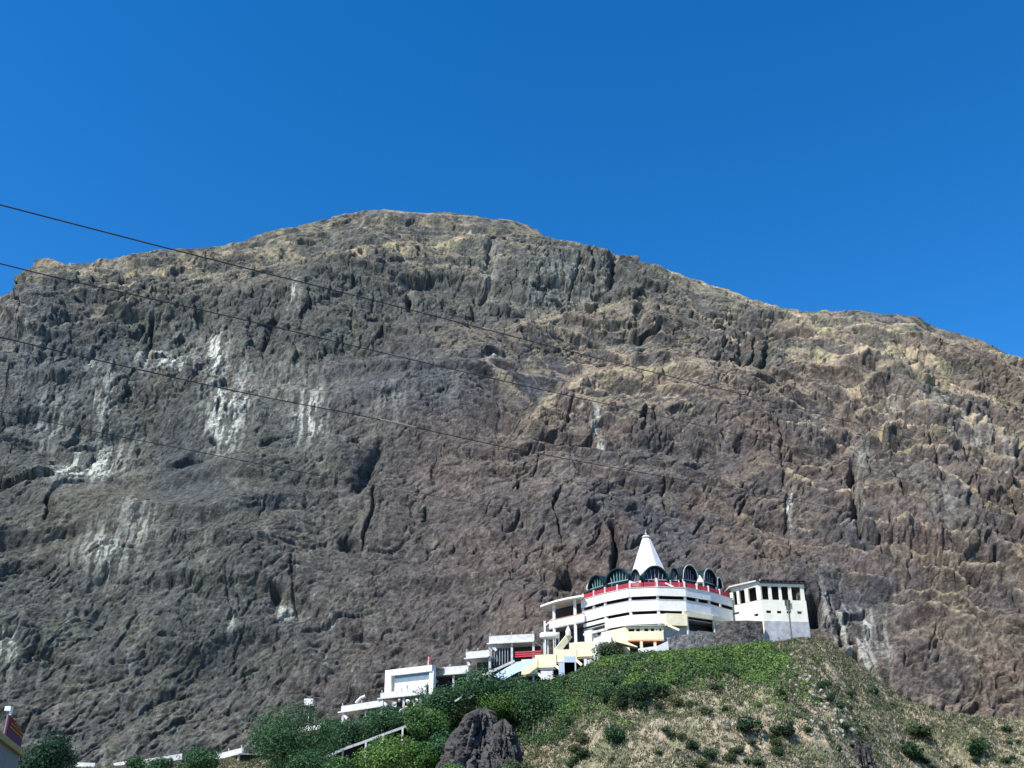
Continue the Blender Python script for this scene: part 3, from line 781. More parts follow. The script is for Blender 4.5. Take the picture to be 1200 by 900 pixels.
# --- dark arched canopies on the terrace
def arch(px0, px1, ptop, pbase, depth, fan, i0, setb=2.6):
    Yc = None
    mid = (px0+px1)/2
    def sb(i, t):
        d_ = (Vector(fac[i+1])-Vector(fac[i])).normalized(); n_ = Vector((-d_.y, d_.x)); n_ = n_ if n_.y > 0 else -n_
        return Vector(fac[i]).lerp(Vector(fac[i+1]), t)+n_*setb
    best = min(((abs(project(*sb(i, k/20), Z0+2)[0]-mid), i, k/20) for i in range(6) for k in range(21)))
    i, t = best[1], best[2]
    c = Vector(fac[i]).lerp(Vector(fac[i+1]), t); d = (Vector(fac[i+1])-Vector(fac[i])).normalized()
    nrm = Vector((-d.y, d.x)); 
    if nrm.y < 0: nrm = -nrm
    c = c+nrm*setb
    Yc = c.y
    hw = (at(px1, pbase, Yc).x-at(px0, pbase, Yc).x)/2/max(.75, d.x)
    zt = zat(mid, ptop, Yc); zb_ = zat(mid, pbase, Yc)
    N = 14
    spring = zb_+(zt-zb_)*.30
    def P(u, z, dd): q = c+d*u+nrm*dd; return (q.x, q.y, z)
    out = [P(hw*math.cos(math.pi*k/N), spring+(zt-spring)*math.sin(math.pi*k/N), 0) for k in range(N+1)]
    # barrel roof
    b = MB(); vs = []
    for dd in (-.35, depth):
        for s_ in (1.0, .9):
            vs += [P(hw*s_*math.cos(math.pi*k/N), spring+(zt-spring)*s_*math.sin(math.pi*k/N), dd) for k in range(N+1)]
    M_ = N+1; fs = []
    for k in range(N):
        fs += [(k, k+1, 2*M_+k+1, 2*M_+k), (M_+k+1, M_+k, 3*M_+k, 3*M_+k+1), (k, M_+k, M_+k+1, k+1), (2*M_+k+1, 3*M_+k+1, 3*M_+k, 2*M_+k)]
    fs += [(0, 2*M_, 3*M_, M_), (N, M_+N, 3*M_+N, 2*M_+N)]
    b.add(vs, fs)
    can = b.build('arched_canopy', darkgreen, temple)
    # glazing behind
    g_ = MB(); vs = [P(u_[0], u_[1], .5) for u_ in [(hw*.9*math.cos(math.pi*k/N), spring+(zt-spring)*.9*math.sin(math.pi*k/N)) for k in range(N+1)]]+[P(-hw*.9, Z0+.05, .5), P(hw*.9, Z0+.05, .5)]
    vs2 = [(x+nrm.x*.15, y+nrm.y*.15, z) for x, y, z in vs]
    n_ = len(vs); g_.add(vs+vs2, [tuple(range(n_)), tuple(reversed(range(n_, 2*n_)))]+[(k, (k+1) % n_, n_+(k+1) % n_, n_+k) for k in range(n_)])
    MBg = g_.build('glazing', glass, can)
    # fan bars
    f_ = MB(); nb = max(5, int(hw*2.2)); sl = .07 if fan else .05
    for k in range(nb):
        u0 = -hw*.7+hw*1.4*k/(nb-1); an = math.acos(max(-.95, min(.95, u0/hw*1.15)))
        f_.beam(P(u0*.8, spring, .3), P(hw*.80*math.cos(an), spring+(zt-spring)*.80*math.sin(an), .3), sl*2, .14)
    f_.beam(P(-hw*.9, spring, .25), P(hw*.9, spring, .25), .12, .2)
    f_.beam(P(-hw*.55, Z0+.2, .25), P(-hw*.55, spring, .25), .1, .15)
    f_.build('fan_bars', teal if fan else barsm, can)
    if px0 > 790:
        r_ = MB()
        for k in range(N):
            a_ = out[k]; b_ = out[k+1]
            r_.beam((a_[0]-nrm.x*.45, a_[1]-nrm.y*.45, a_[2]+.02), (b_[0]-nrm.x*.45, b_[1]-nrm.y*.45, b_[2]+.02), .12, .14)
        r_.build('rim', offwhite, can)
    for s_ in (-1, 1):
        q = P(s_*hw*.93, 0, -.1); MB().box(q, .22, .22, Z0, spring).build('post', offwhite if px0 > 780 else darkgreen, can)
for a_ in [(688,710,674,694,4,1,0),(711,738,666,688,4,1,0),(739.5,751,667,688,3.5,0,0),(753,783,663,686,5,0,0),(785,796,665.5,686,3.5,0,0),(798,818.5,662.5,687,4,0,0),(821,843,667,690,4,0,0),(844,853,677,694,3,0,0)]:
    arch(*a_)
# low dark sheds between and behind the arches
sh = MB(); poly = [(x, y+4.2) for x, y in fac]
sh.prism(poly+[(fac[-1][0], fac[-1][1]+9), (fac[0][0], fac[0][1]+7)], Z0+2.5, Z0+2.8); sh.build('terrace_roof', darkroof, temple)
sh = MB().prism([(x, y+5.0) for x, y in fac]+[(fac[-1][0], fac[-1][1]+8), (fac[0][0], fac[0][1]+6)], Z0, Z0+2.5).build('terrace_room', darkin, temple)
q = at(691, 684, 203); sh = MB().lathe((q.x, q.y, q.z-1.5), [(.7,0),(.8,.8),(.5,1.4),(.15,1.9)], 10).build('small_dome', palewhite, temple)
for px, py in ((805, 667.5), (827, 676)):
    q = at(px-7, py+4, 194); MB().lathe((q.x, q.y, q.z-.5), [(.9,0),(.8,.4),(.1,1.5)], 4, math.pi/4).build('small_pyramid_roof', white, temple)
# white boat-shaped thing and plinths on the terrace
q = at(743, 686, 190.5); MB().beam((q.x-1.0, q.y, q.z+.6), (q.x+.9, q.y, q.z), .3, .7).build('white_slab', white, temple)
for px, py in ((769, 683), (750, 686)):
    q = at(px, py, 188.3); MB().box(q, .45, .3, Z0, q.z+.9).build('terrace_post', mat('pink_white_post', (.7,.5,.5)), temple)
MB().beam((*v2(at(780,690,187.6)), Z0+1.0), (*v2(at(789,690,187.8)), Z0+.35), .2, .3).build('white_slab', white, temple)
# --- spire
Ys = 199.0
q = at(759.5, 672, Ys); zt = zat(759.5, 632.5, Ys); hgt = zt-q.z
wbase = (at(779,668,Ys).x-at(740.5,668,Ys).x)/2
prof = [(wbase*(1.08-.80*t), hgt*t) for t in np.linspace(0, 1, 9)]
spm = MB().lathe((q.x, q.y, q.z), [(wbase*1.12,-3),(wbase*1.12,0)]+prof+[(wbase*.25, hgt+.15)], 8, math.pi/8)
sp_o = spm.build('spire', white, temple)
MB().lathe((q.x, q.y, q.z+hgt+.2), [(.75,0),(.95,.25),(.7,.6),(.3,.8)], 12).build('spire_crown', palewhite, sp_o)
MB().lathe((q.x, q.y, q.z+hgt+.95), [(.12,0),(.35,.25),(.1,.55),(.05,1.1)], 8).build('finial', palewhite, sp_o)

# ---- cream hall on the right
Zr = zat(890, 683, 192.0)
def rp(px, py): return v2(at(px, py, y_for(px, py, Zr)))
RA, RB, RC = rp(856.5, 691), v2(at(890, 683, 192.0)), rp(942, 684.5)
hall = empty('hall_building', (RB[0], RB[1], zat(890, 730, 192)), 'cream flat-roofed hall with tall open bays right of the temple, dark stain down its front', 'building')
zR = lambda r_: zat(890, r_, 192.0)
floorz, sillz, topz, headz = zR(752), zR(702.5), zR(681.5), zR(686.5)
# lower walls built in pieces round the small vents
def wall_with_holes(p0, p1, z0, z1, holes, t, name, m, parent):
    """holes: list of (u0,u1,z0,z1) with u along 0..1"""
    b = MB(); a_, b_ = Vector(p0), Vector(p1)
    us = sorted({0.0, 1.0} | {h[0] for h in holes} | {h[1] for h in holes})
    for u0, u1 in zip(us[:-1], us[1:]):
        um = (u0+u1)/2
        hs = sorted([(h[2], h[3]) for h in holes if h[0] <= um <= h[1]])
        z = z0
        for ha, hb in hs:
            b.seg(a_.lerp(b_, u0), a_.lerp(b_, u1), z, ha, t); z = hb
        b.seg(a_.lerp(b_, u0), a_.lerp(b_, u1), z, z1, t)
    return b.build(name, m, parent)
def U_(px, p0, p1, z): 
    a_, b_ = Vector(p0), Vector(p1)
    return min(range(401), key=lambda k: abs(project(*(a_.lerp(b_, k/400)), z)[0]-px))/400
zv = lambda r_: zR(r_)
hl = [(U_(859.5,RA,RB,zR(715)), U_(866.5,RA,RB,zR(715)), zR(713.5), zR(710.8)), (U_(883.5,RA,RB,zR(718)), U_(888.5,RA,RB,zR(718)), zR(720.5), zR(717.5))]
def xx(h): return [(a, b, min(c, d), max(c, d)) for a, b, c, d in h]
wall_with_holes(RA, RB, floorz, sillz, xx(hl), .35, 'wall', hcream, hall)
hr = [(U_(p-.0,RB,RC,zR(717)), U_(q_,RB,RC,zR(717)), zR(718.3), zR(715.2)) for p, q_ in ((898,904),(910.5,916),(922,926.5),(934.5,940.5))]
wall_with_holes(RB, RC, zR(727.5), sillz, xx(hr), .35, 'wall', hcream, hall)
MB().seg(RB, RC, floorz, zR(727.5)-.003, .4, .06).build('plinth_wall', mat('bare_grey_plinth', (.45,.46,.48), .9, noise=.4, nscale=.9), hall)
# columns and head beams of the open bays
for px, w in ((857.8,.75),(866,.6),(876,.85),(890,1.1)):
    u = U_(px, RA, RB, zR(695)); p = Vector(RA).lerp(Vector(RB), min(max(u, .03), .985)); MB().box((p.x, p.y+.2), w, .4, sillz, headz, math.atan2(RB[1]-RA[1], RB[0]-RA[0])).build('column', hcream, hall)
for px, w in ((902.5,.6),(914.5,.5),(926,.6),(940.5,.7)):
    u = U_(px, RB, RC, zR(695)); p = Vector(RB).lerp(Vector(RC), min(max(u, .03), .975)); MB().box((p.x, p.y+.2), w, .4, sillz, headz, math.atan2(RC[1]-RB[1], RC[0]-RB[0])).build('column', hcream, hall)
MB().seg(RA, RB, headz, topz, .4, .02).seg(RB, RC, headz, topz-.3, .4, .02).build('head_beam', hcream, hall)
MB().prism([(RA[0]-.5, RA[1]-.7), (RB[0], RB[1]-.8), (RB[0], RB[1]+11), (RA[0]-.5, RA[1]+9)], topz+.02, topz+.32).build('roof_slab', offwhite, hall)
rf_ = MB().prism([(RB[0]+.02, RB[1]-.5), (RC[0]+.7, RC[1]-.4), (RC[0]+.7, RC[1]+10), (RB[0]+.02, RB[1]+11)], topz-.28, topz+.1)
for k in range(11):
    t = k/10; p = Vector(RB).lerp(Vector(RC), t); rf_.beam((p.x-.6, p.y-.7, topz+.15+.2*random.random()), (p.x+1.0, p.y+2, topz+.35+.25*random.random()), .8, .14)
rf_.build('roof_sheet', darkroof, hall)
MB().prism([(RA[0], RA[1]+4.5), (RB[0], RB[1]+5.5), (RC[0]-.4, RC[1]+5), (RC[0]-.4, RC[1]+10), (RA[0], RA[1]+9)], floorz, topz-.3).build('inner_wall', darkin, hall)
MB().seg((RC[0]-.36, RC[1]+.4), (RC[0]-.35, RC[1]+9), floorz, sillz, .35).build('side_wall', hcream, hall)
p = Vector(RB).lerp(Vector(RC), U_(923.5, RB, RC, zR(715)))
MB().tube([(p.x, p.y-.15, zR(748)), (p.x+.02, p.y-.15, zR(703))], .10, 6).build('downpipe', mat('rusty_pipe', (.20,.19,.15), .8), hall)
st = MB(); 
st.seg((p.x-.55, p.y-.012), (p.x+.55, p.y-.3), zR(709), zR(702.4), .06, .03); st.seg((p.x-.3, p.y-.012), (p.x+.35, p.y-.2), zR(714), zR(709), .06, .03)
st.build('shadow_stain', mat('dark_shadow_stain', (.06,.065,.06), .9, noise=.4), hall)  # thin dark plates put in for a v-shaped shadow and stain

# ---- retaining walls of dark stone
def wall_thing(name, label, cat, pts, top_rows, drop, m, t=.6, parts=None):
    """pts: (px,py_top,Y)"""
    b = MB(); P_ = [at(px, py, Y) for px, py, Y in pts]
    for p, q in zip(P_[:-1], P_[1:]):
        vs = [(p.x,p.y,p.z-drop),(q.x,q.y,q.z-drop),(q.x,q.y,q.z),(p.x,p.y,p.z)]
        vs += [(x, y+t, z) for x, y, z in vs]
        b.add(vs, [(0,1,2,3),(7,6,5,4),(0,4,5,1),(1,5,6,2),(2,6,7,3),(3,7,4,0)])
    o = b.build(name, m); tag(o, label, cat); return o
stonem = mat('rubble_masonry', (.15,.135,.125), .95, noise=.95, nscale=1.1, bump=1.0, bscale=1.6, bdist=.4)
stonel = mat('pale_rubble_masonry', (.25,.235,.22), .95, noise=.85, nscale=1.3, bump=1.0, bscale=1.8, bdist=.3)
wall_thing('retaining_wall', 'dark rubble stone retaining wall under the left face of the cream hall', 'wall', [(838,729,189.3),(856,727.5,189),(875,727,189.5),(893.5,728,190.6)], 0, 7, stonem)
wall_thing('retaining_wall', 'pale grey stone retaining wall below the temple terrace, just above the green thicket', 'wall', [(782,748,184.5),(793,744,184.8),(808,743.5,185),(818,739,185.5),(838,741,186.5)], 0, 6, stonel)
wall_thing('terrace_wall', 'low white terrace wall in front of the porch columns', 'wall', [(748,760,183.2),(770,757,183.2),(783,751,183.6)], 0, 3, white, .4)

# ---- stepped stair landings with cream parapets
zig = empty('staircase', tuple(at(650, 790, 196)), 'cream stepped staircase with overhanging landings at the temple left end', 'staircase')
for (x0, x1, yt, yb, Yd, tip) in [(672,697,754,768,192.0,(706,773)), (650,676,760.5,774,192.6,(682,779.5)), (627,652,766.5,781,193.2,(659,786.5)), (611,630,772,789,193.8,(636,794))]:
    p, q = at(x0, yb, Yd+.9), at(x1, yb, Yd)
    z0_, z1_ = zat(x1, yb, Yd), zat(x1, yt, Yd)
    lp = MB().seg(v2(p), v2(q), z0_, z1_, .3); lp.seg((q.x-.02, q.y+.31), (q.x, q.y+3), z0_, z1_-.3, .3)
    lo = lp.build('landing_parapet', cream, zig)
    MB().seg(v2(p), v2(q), z0_-.18, z0_-.01, .5, .12).build('landing_edge', yellow, zig)
    MB().prism([v2(p), v2(q), (q.x, q.y+4), (p.x, p.y+4)], z0_-.5, z0_-.19).build('landing_slab', concrete, zig)
    t3 = at(tip[0], tip[1], Yd-1.5)
    MB().beam((q.x-.5, q.y-.1, z0_+.4), (t3.x, t3.y, t3.z), .3, .42).build('stringer', cream, zig)
    MB().beam((p.x+2.2, p.y+1.5, z0_-.6), (q.x-.3, q.y+.2, z0_-2.3), .3, .3).build('stringer', offwhite, zig)
    MB().seg((p.x, p.y+2.6), (q.x+.5, q.y+2.6), z0_-5, z0_-.5, .3).build('back_wall', darkin, zig)
    MB().box((q.x-.8, q.y+.5), .35, .35, z0_-4.5, z0_-.5).build('pillar', offwhite, zig)
MB().seg(v2(at(667,756,194.5)), v2(at(695,752,193.2)), zat(680,770,194), zat(680,752.5,194), .4).build('stair_wall', cream, zig)
MB().beam(tuple(at(652,764,193.8)), tuple(at(668,744,195)), .4, 1.2).build('stair_wall', cream, zig)
MB().lathe(tuple(at(666,745,194)), [(.5,0),(.55,.8),(.3,1.4),(.05,1.9)], 8).build('newel', white, zig)
for x0, y0, w, h in [(668,772,2.2,3.2),(686,775,.5,2.8),(690,776,.5,2.8),(694,777,.4,2.4),(664,779,3,2.0),(640,789,2,1.2)]:
    p = at(x0, y0, 190); MB().box(p, w, .6, p.z-h, p.z+.4).build('base_pillar', pblue if w > 2 else white, zig)
gl = MB()
gl.add([tuple(at(578,792,192)), tuple(at(604,776,192)), tuple(at(626,772,192)), tuple(at(622,782,191.5)), tuple(at(606,788,191.5)), tuple(at(590,797,191.5))]+[tuple(at(578,792,193)), tuple(at(604,776,193)), tuple(at(626,772,193)), tuple(at(622,782,192.5)), tuple(at(606,788,192.5)), tuple(at(590,797,192.5))],
       [(0,1,2,3,4,5), (11,10,9,8,7,6)]+[(i, (i+1) % 6, 6+(i+1) % 6, 6+i) for i in range(6)])
gl.build('stair_flank', pblue, zig)
MB().beam(tuple(at(553,797.5,192)), tuple(at(603,774.5,192)), .3, .45).build('hand_rail', offwhite, zig)

# ---- roofed stair shelters stepping down to the left
def shelter(label, l, r, thick, floor_row, Yr, colsx, rail=None, bars=None, brace=True, knobs=True, depth=5.0, name='stair_shelter', cm=offwhite, grp='roofed shelters over the stairway'):
    z1 = zat(r[0], r[1], Yr); Yl = y_for(l[0], l[1], z1)
    p, q = v2(at(l[0], l[1], Yl)), v2(at(r[0], r[1], Yr))
    z0 = zat(r[0], r[1]+thick, Yr); zf = zat((l[0]+r[0])/2, floor_row, (Yl+Yr)/2)
    e = empty(name, (p[0], p[1], zf), label, 'shelter', grp)
    MB().seg(p, q, z0+.12, z1, .3, .0).build('roof_parapet', cm, e)
    d = Vector((q[0]-p[0], q[1]-p[1])); nn = Vector((-d.y, d.x)).normalized()
    MB().prism([(p[0]-nn.x*.5-d.x*.03, p[1]-nn.y*.5-d.y*.03), (q[0]-nn.x*.5, q[1]-nn.y*.5), (q[0]+nn.x*depth, q[1]+nn.y*depth), (p[0]+nn.x*depth-d.x*.03, p[1]+nn.y*depth-d.y*.03)], z0-.15, z0+.1).build('roof_slab', cm, e)
    if knobs:
        for t in (.03, .5, .97):
            w = Vector(p).lerp(Vector(q), t); MB().box(w, .2, .2, z1, z1+.5).build('rebar_stub', palewhite, e)
    for cx_ in colsx:
        t = (cx_-l[0])/(r[0]-l[0]); w = Vector(p).lerp(Vector(q), t)
        MB().box((w.x, w.y+.3), .42, .42, zf-3, z0-.16).build('column', cm, e)
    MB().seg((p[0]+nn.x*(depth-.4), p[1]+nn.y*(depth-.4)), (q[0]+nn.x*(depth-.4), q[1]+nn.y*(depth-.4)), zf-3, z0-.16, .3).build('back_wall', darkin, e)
    if rail is not None:
        b = MB()
        for zz in (.2, .6, 1.0):
            w0 = Vector(p).lerp(Vector(q), rail[0]); w1 = Vector(p).lerp(Vector(q), rail[1]); b.beam((w0.x, w0.y, zf+zz), (w1.x, w1.y, zf+zz), .15, .26)
        b.build('red_railing', red, e)
    if bars is not None:
        for k in range(bars[2]):
            w = Vector(p).lerp(Vector(q), bars[0]+(bars[1]-bars[0])*k/(bars[2]-1)); MB().box((w.x, w.y+.5), .16, .12, zf-1.2, z0-.3).build('bar', barsm, e)
    if brace:
        w = Vector(p).lerp(Vector(q), .06); w1 = Vector(p).lerp(Vector(q), .17)
        MB().beam((w.x, w.y+.1, z0-.3), (w1.x, w1.y+.1, z0-1.4), .3, .5).build('brace', cm, e)
    return e
shelter('tallest white roofed shelter with red railing just left of the cream steps', (573,745.5), (626,742.5), 9, 771, 195, (575,600,625), rail=(.58,1.15), bars=(.12,.42,6))
shelter('short white roofed shelter directly left of the one with the red railing', (546,764), (574,761.5), 8, 786, 196, (549,574))
shelter('white roofed shelter with dark bays joined right of the blue striped house', (506,783), (549,779.5), 9, 800, 196.5, (508,532,548))
shelter('lowest white roofed shelter below and left of the blue striped house', (400,827.5), (449,820), 7.5, 845, 196, (402.5,430,448))
shelter('white roofed shelter half hidden behind the big dark green tree', (330,854.5), (392,846), 6, 868, 197, (333,352,388), brace=False)
shelter('small pale roofed shelter at the left foot of the big dark green tree', (253,884), (284,876), 7, 902, 192, (256,281), brace=False)
# ---- blue-striped house
zh = zat(508, 779.5, 196); Yl = y_for(453.5, 786, zh)
HL, HRt = v2(at(453.5, 786, Yl)), v2(at(508, 779.5, 196))
zz = lambda r_: zat(508, r_, 196)
house = empty('house', (HL[0], HL[1], zz(815)), 'white flat-roofed house with a painted blue shadow line below its roof and an arched doorway', 'house')
dd = Vector((HRt[0]-HL[0], HRt[1]-HL[1])); nn = Vector((-dd.y, dd.x)).normalized()
def hp(t, o): return (HL[0]+dd.x*t+nn.x*o, HL[1]+dd.y*t+nn.y*o)
MB().seg(HL, HRt, zz(786.5), zz(779.5), 1.2, .5).build('roof_band', white, house)
MB().prism([hp(0,0), hp(1,0), hp(1,6), hp(0,6)], zz(780.6)-.1, zz(780.6)+.1).build('roof', offwhite, house)
MB().seg(hp(.16,0), hp(.93,0), zz(789.4), zz(786.6), .3, -.32).build('stripe', blue, house)  # blue strip paints in the shadow line under the roof band
wall_with_holes(hp(.10,.6), hp(1,.6), zz(830), zz(786.6), [(.80,.93,zz(830),zz(801.5))], .3, 'wall', white, house)
MB().seg(hp(.05,5), hp(1,5), zz(830), zz(787), .3).build('inner_wall', darkin, house)
MB().seg(HL, hp(.13,0), zz(815), zz(786.6), .5, .45).build('corner_pier', white, house)
MB().seg(hp(.93,0), hp(1.02,0), zz(820), zz(786.6), .5, .2).build('corner_pier', white, house)
ap = MB(); nseg = 8
for s_ in (-1, 1):
    for k in range(3): ap.beam((*hp(.865+s_*.065*(1-k*.33), .55), zz(803)+k*.25), (*hp(.865+s_*.065*(1-(k+1)*.33), .55), zz(803)+.12+(k+1)*.25), .2, .2)
ap.build('door_arch', offwhite, house)
p = hp(.42, .5); MB().box(p, .25, .2, zz(803), zz(799)).build('wall_lamp', barsm, house)
e = shelter('white porch roof in front of the blue striped house, pinkish rubble beneath', (446,812), (495,806.5), 7, 826, 190.5, (448,474,493.5), name='porch')
e['category'] = 'porch'; del e['group']
del e
# rubble heap: separate stones
stones = [(470,833),(476,829),(481,833),(487,826),(491,830),(484,821),(478,822),(495,823),(473,838),(489,820),(466,836),(494,832),(481,838),(463,825),(468,821)]
def rock_mesh(sz, seed, sub=2, sq=.8):
    import bmesh
    bm = bmesh.new(); bmesh.ops.create_icosphere(bm, subdivisions=sub, radius=1)
    rr_ = random.Random(seed)
    dirs = [Vector((rr_.gauss(0,1), rr_.gauss(0,1), rr_.gauss(0,1))).normalized() for _ in range(9)]
    offs = [rr_.uniform(.55, .95) for _ in dirs]
    for v in bm.verts:
        for d_, o_ in zip(dirs, offs):
            k_ = v.co.dot(d_)
            if k_ > o_: v.co -= d_*(k_-o_)
        v.co *= sz*(1+rr_.uniform(-.05, .05)); v.co.z *= sq
    me = bpy.data.meshes.new('stone'); bm.to_mesh(me); bm.free(); return me
for i, (px, py) in enumerate(stones):
    me = rock_mesh(.42 if i % 3 else .55, 300+i, 1); me.materials.append(pinkm if i % 3 else white)
    o = bpy.data.objects.new('rubble_block', me); C.objects.link(o); o.location = at(px, py, 191.5-.0*i+.4*((i*7) % 3)); o.rotation_euler = (i, i*2, i*3)
    tag(o, 'pinkish white rubble block heaped under the porch of the blue striped house', 'rubble block', 'rubble blocks under the porch')
# ---- covered walkway descending in front
walk = empty('covered_walkway', tuple(at(430, 880, 180)), 'long sloping covered walkway with thin white roof edge crossing between the green trees', 'walkway')
wp = [(300,922),(340,906),(378,889),(402,878),(425,870),(450,860.5),(472,852.5),(490,845)]
P_ = [at(px, py, 178+ (px-300)*.03) for px, py in wp]
for i, (p, q) in enumerate(zip(P_[:-1], P_[1:])):
    MB().beam(tuple(p), tuple(q), .16, .42).build('roof_edge', offwhite, walk)
rfm = MB()
for p, q in zip(P_[:-1], P_[1:]): rfm.add([(p.x,p.y,p.z+.1),(q.x,q.y,q.z+.1),(q.x,q.y+3.4,q.z+.1),(p.x,p.y+3.4,p.z+.1),(p.x,p.y,p.z-.1),(q.x,q.y,q.z-.1),(q.x,q.y+3.4,q.z-.1),(p.x,p.y+3.4,p.z-.1)], [(0,1,2,3),(7,6,5,4),(0,4,5,1),(1,5,6,2),(2,6,7,3),(3,7,4,0)])
rfm.build('roof', darkroof, walk)
bw = MB()
for p, q in zip(P_[:-1], P_[1:]): bw.add([(p.x,p.y+3.2,p.z-4),(q.x,q.y+3.2,q.z-4),(q.x,q.y+3.2,q.z-.1),(p.x,p.y+3.2,p.z-.1)]+[(p.x,p.y+3.4,p.z-4),(q.x,q.y+3.4,q.z-4),(q.x,q.y+3.4,q.z-.1),(p.x,p.y+3.4,p.z-.1)], [(0,1,2,3),(7,6,5,4),(0,4,5,1),(1,5,6,2),(2,6,7,3),(3,7,4,0)])
bw.build('back_wall', darkin, walk)
for px, py in ((429,869),(449,861),(402,878),(472,852.5)):
    q = at(px, py, 181.5); MB().box(q, .32, .32, q.z-3.4, q.z-.1).build('post', offwhite, walk)
q = at(439, 873, 183); MB().box(q, 2.6, .2, q.z-.8, q.z+.9).build('side_panel', mat('teal_panel', (.10,.17,.18), .7), walk)
for i, (a_, b_, lab) in enumerate([((533,822),(541,817),'short white stair edge among the trees left of the grey outcrop top'), ((483,848),(500,838),'white stair edge just above the covered walkway end, in dark green leaves'), ((549,819),(556,814),'short white piece of stair edge directly above the grey rock outcrop'),
                                  ((381,901),(390,896),'white wall end at the bottom of the photo below the covered walkway')]):
    p = at(*a_, 184.5); q = at(*b_, 184.5)
    o = MB().beam(tuple(p), tuple(q), .6, .28).build('stair_edge', offwhite); tag(o, lab, 'stair edge')
# white parapet lengths along the lower left path
for a_, b_, h, lab in [((90,896),(112,896.5),.7,'leftmost short white parapet beside the bush at the foot of the cliff'), ((134,896.5),(151,893.5),.6,'short white parapet second from the left along the path at the cliff foot'), ((164,894.5),(214,886.5),1.0,'longest white parapet along the path at the foot of the cliff')]:
    p = at(*a_, 189); q = at(*b_, 188)
    o = MB().beam(tuple(p), tuple(q), .5, h).build('parapet_wall', offwhite); tag(o, lab, 'parapet')
p = at(362, 823.5, 201); o = MB().box(p, 1.7, 1.4, p.z-.5, p.z+.7); o.box((p.x+.1,p.y+.3), .16, .16, p.z-6, p.z-.5); o = o.build('water_tank', white); tag(o, 'small white tank on a post showing above the big dark green tree', 'tank')
p = at(417, 824, 205); q = at(428, 815.5, 205); o = MB().tube([tuple(p), tuple(p.lerp(q,.5)+Vector((0,0,.3))), tuple(q)], .28, 6).build('pipe', white); tag(o, 'bent white pipe on the cliff above the lowest roofed shelter', 'pipe')
# small red and white flag on the cliff
fl = empty('flag', tuple(at(502, 779, 207)), 'small red flag on a white pole on the rock above the blue striped house', 'flag')
p = at(502, 779, 207); MB().tube([tuple(p-Vector((0,0,3))), tuple(p+Vector((0,0,1.6)))], .12, 6).build('pole', white, fl)
MB().seg((p.x-.1, p.y-.1), (p.x+.5, p.y), p.z+.7, p.z+1.5, .06).build('cloth', red, fl)

# ---- near roadside building and banner, lower left
nb = empty('roadside_building', tuple(at(0, 880, 50)), 'pale grey-blue building corner with yellow top edge at the lower left', 'building')
zt = zat(0, 861, 50); Yb = y_for(24, 880, zt)
p0 = Vector(v2(at(0, 861, 50))); p1 = Vector(v2(at(24, 880, Yb))); dir_ = (p1-p0)
p00 = p0-dir_*1.2
pgrey = mat('pale_blue_grey_wall', (.20,.24,.24), .85, noise=.2, nscale=.6)
MB().prism([tuple(p00), tuple(p1), (p1.x-6, p1.y+4), (p00.x-8, p00.y+4)], -.6, zt-.3).build('wall', pgrey, nb)
MB().seg(p00, p1, zt-.3, zt, .3, .06).build('cornice', mat('faded_yellow', (.36,.33,.13), .8, noise=.3), nb)
ban = empty('banner', tuple(at(16, 860, 52)), 'dark red and purple banner with yellow lettering above the building corner', 'banner')
zA, zB = zat(10, 838.5, 52), zat(6, 862.5, 52)
q0 = Vector(v2(at(9.5, 840, 52))); Yq = y_for(27, 856, zA); q1 = Vector(v2(at(26, 858, Yq)))
MB().seg(q0, q1, zB, zA, .08).build('banner_cloth', mat('dark_red_cloth', (.16,.02,.03), .8, noise=.2), ban)
hgt_ = zA-zB
MB().seg(q0.lerp(q1,.02), q0.lerp(q1,.98), zB+.05, zB+hgt_*.42, .02, -.085).build('purple_panel', mat('purple_cloth', (.085,.03,.12), .8), ban)
ym = mat('yellow_lettering', (.50,.30,.05), .8)
rr_ = random.Random(5)
for row, t0, t1, hh_ in ((.86,.30,.80,.05),(.70,.12,.95,.07),(.50,.08,.95,.09)):
    m_ = MB(); t = t0
    zc = zB+hgt_*row
    m_.seg(q0.lerp(q1,t0), q0.lerp(q1,t1), zc+hh_*hgt_*.5, zc+hh_*hgt_*.68, .02, -.11)
    while t < t1-.05:
        w = rr_.uniform(.05, .1)
        m_.seg(q0.lerp(q1,t), q0.lerp(q1,t+w*.45), zc-hh_*hgt_*.5*rr_.uniform(.5,1), zc+hh_*hgt_*.49, .02, -.11)
        m_.seg(q0.lerp(q1,t+w*.46), q0.lerp(q1,t+w), zc-hh_*hgt_*.1, zc+hh_*hgt_*.15, .02, -.11)
        t += w+.04
    m_.build('lettering', ym, ban)
for s_ in (-.03, 1.03):
    w = q0.lerp(q1, s_); MB().box(w, .07, .07, zB-1.0, zA+.02).build('frame_post', mat('pale_lilac_post', (.22,.20,.24), .8), ban)
lm = empty('flood_lamp', tuple(at(12, 836, 52)), 'small white lamp on a bracket above the dark red banner', 'lamp')
p = at(12, 838, 52); q = at(7, 830.5, 52); MB().beam(tuple(p), tuple(at(13.2,831,52)), .1, .1).build('bracket', white, lm)
MB().beam(tuple(q), tuple(at(14,830.5,52)), .3, .22).build('lamp_head', white, lm)

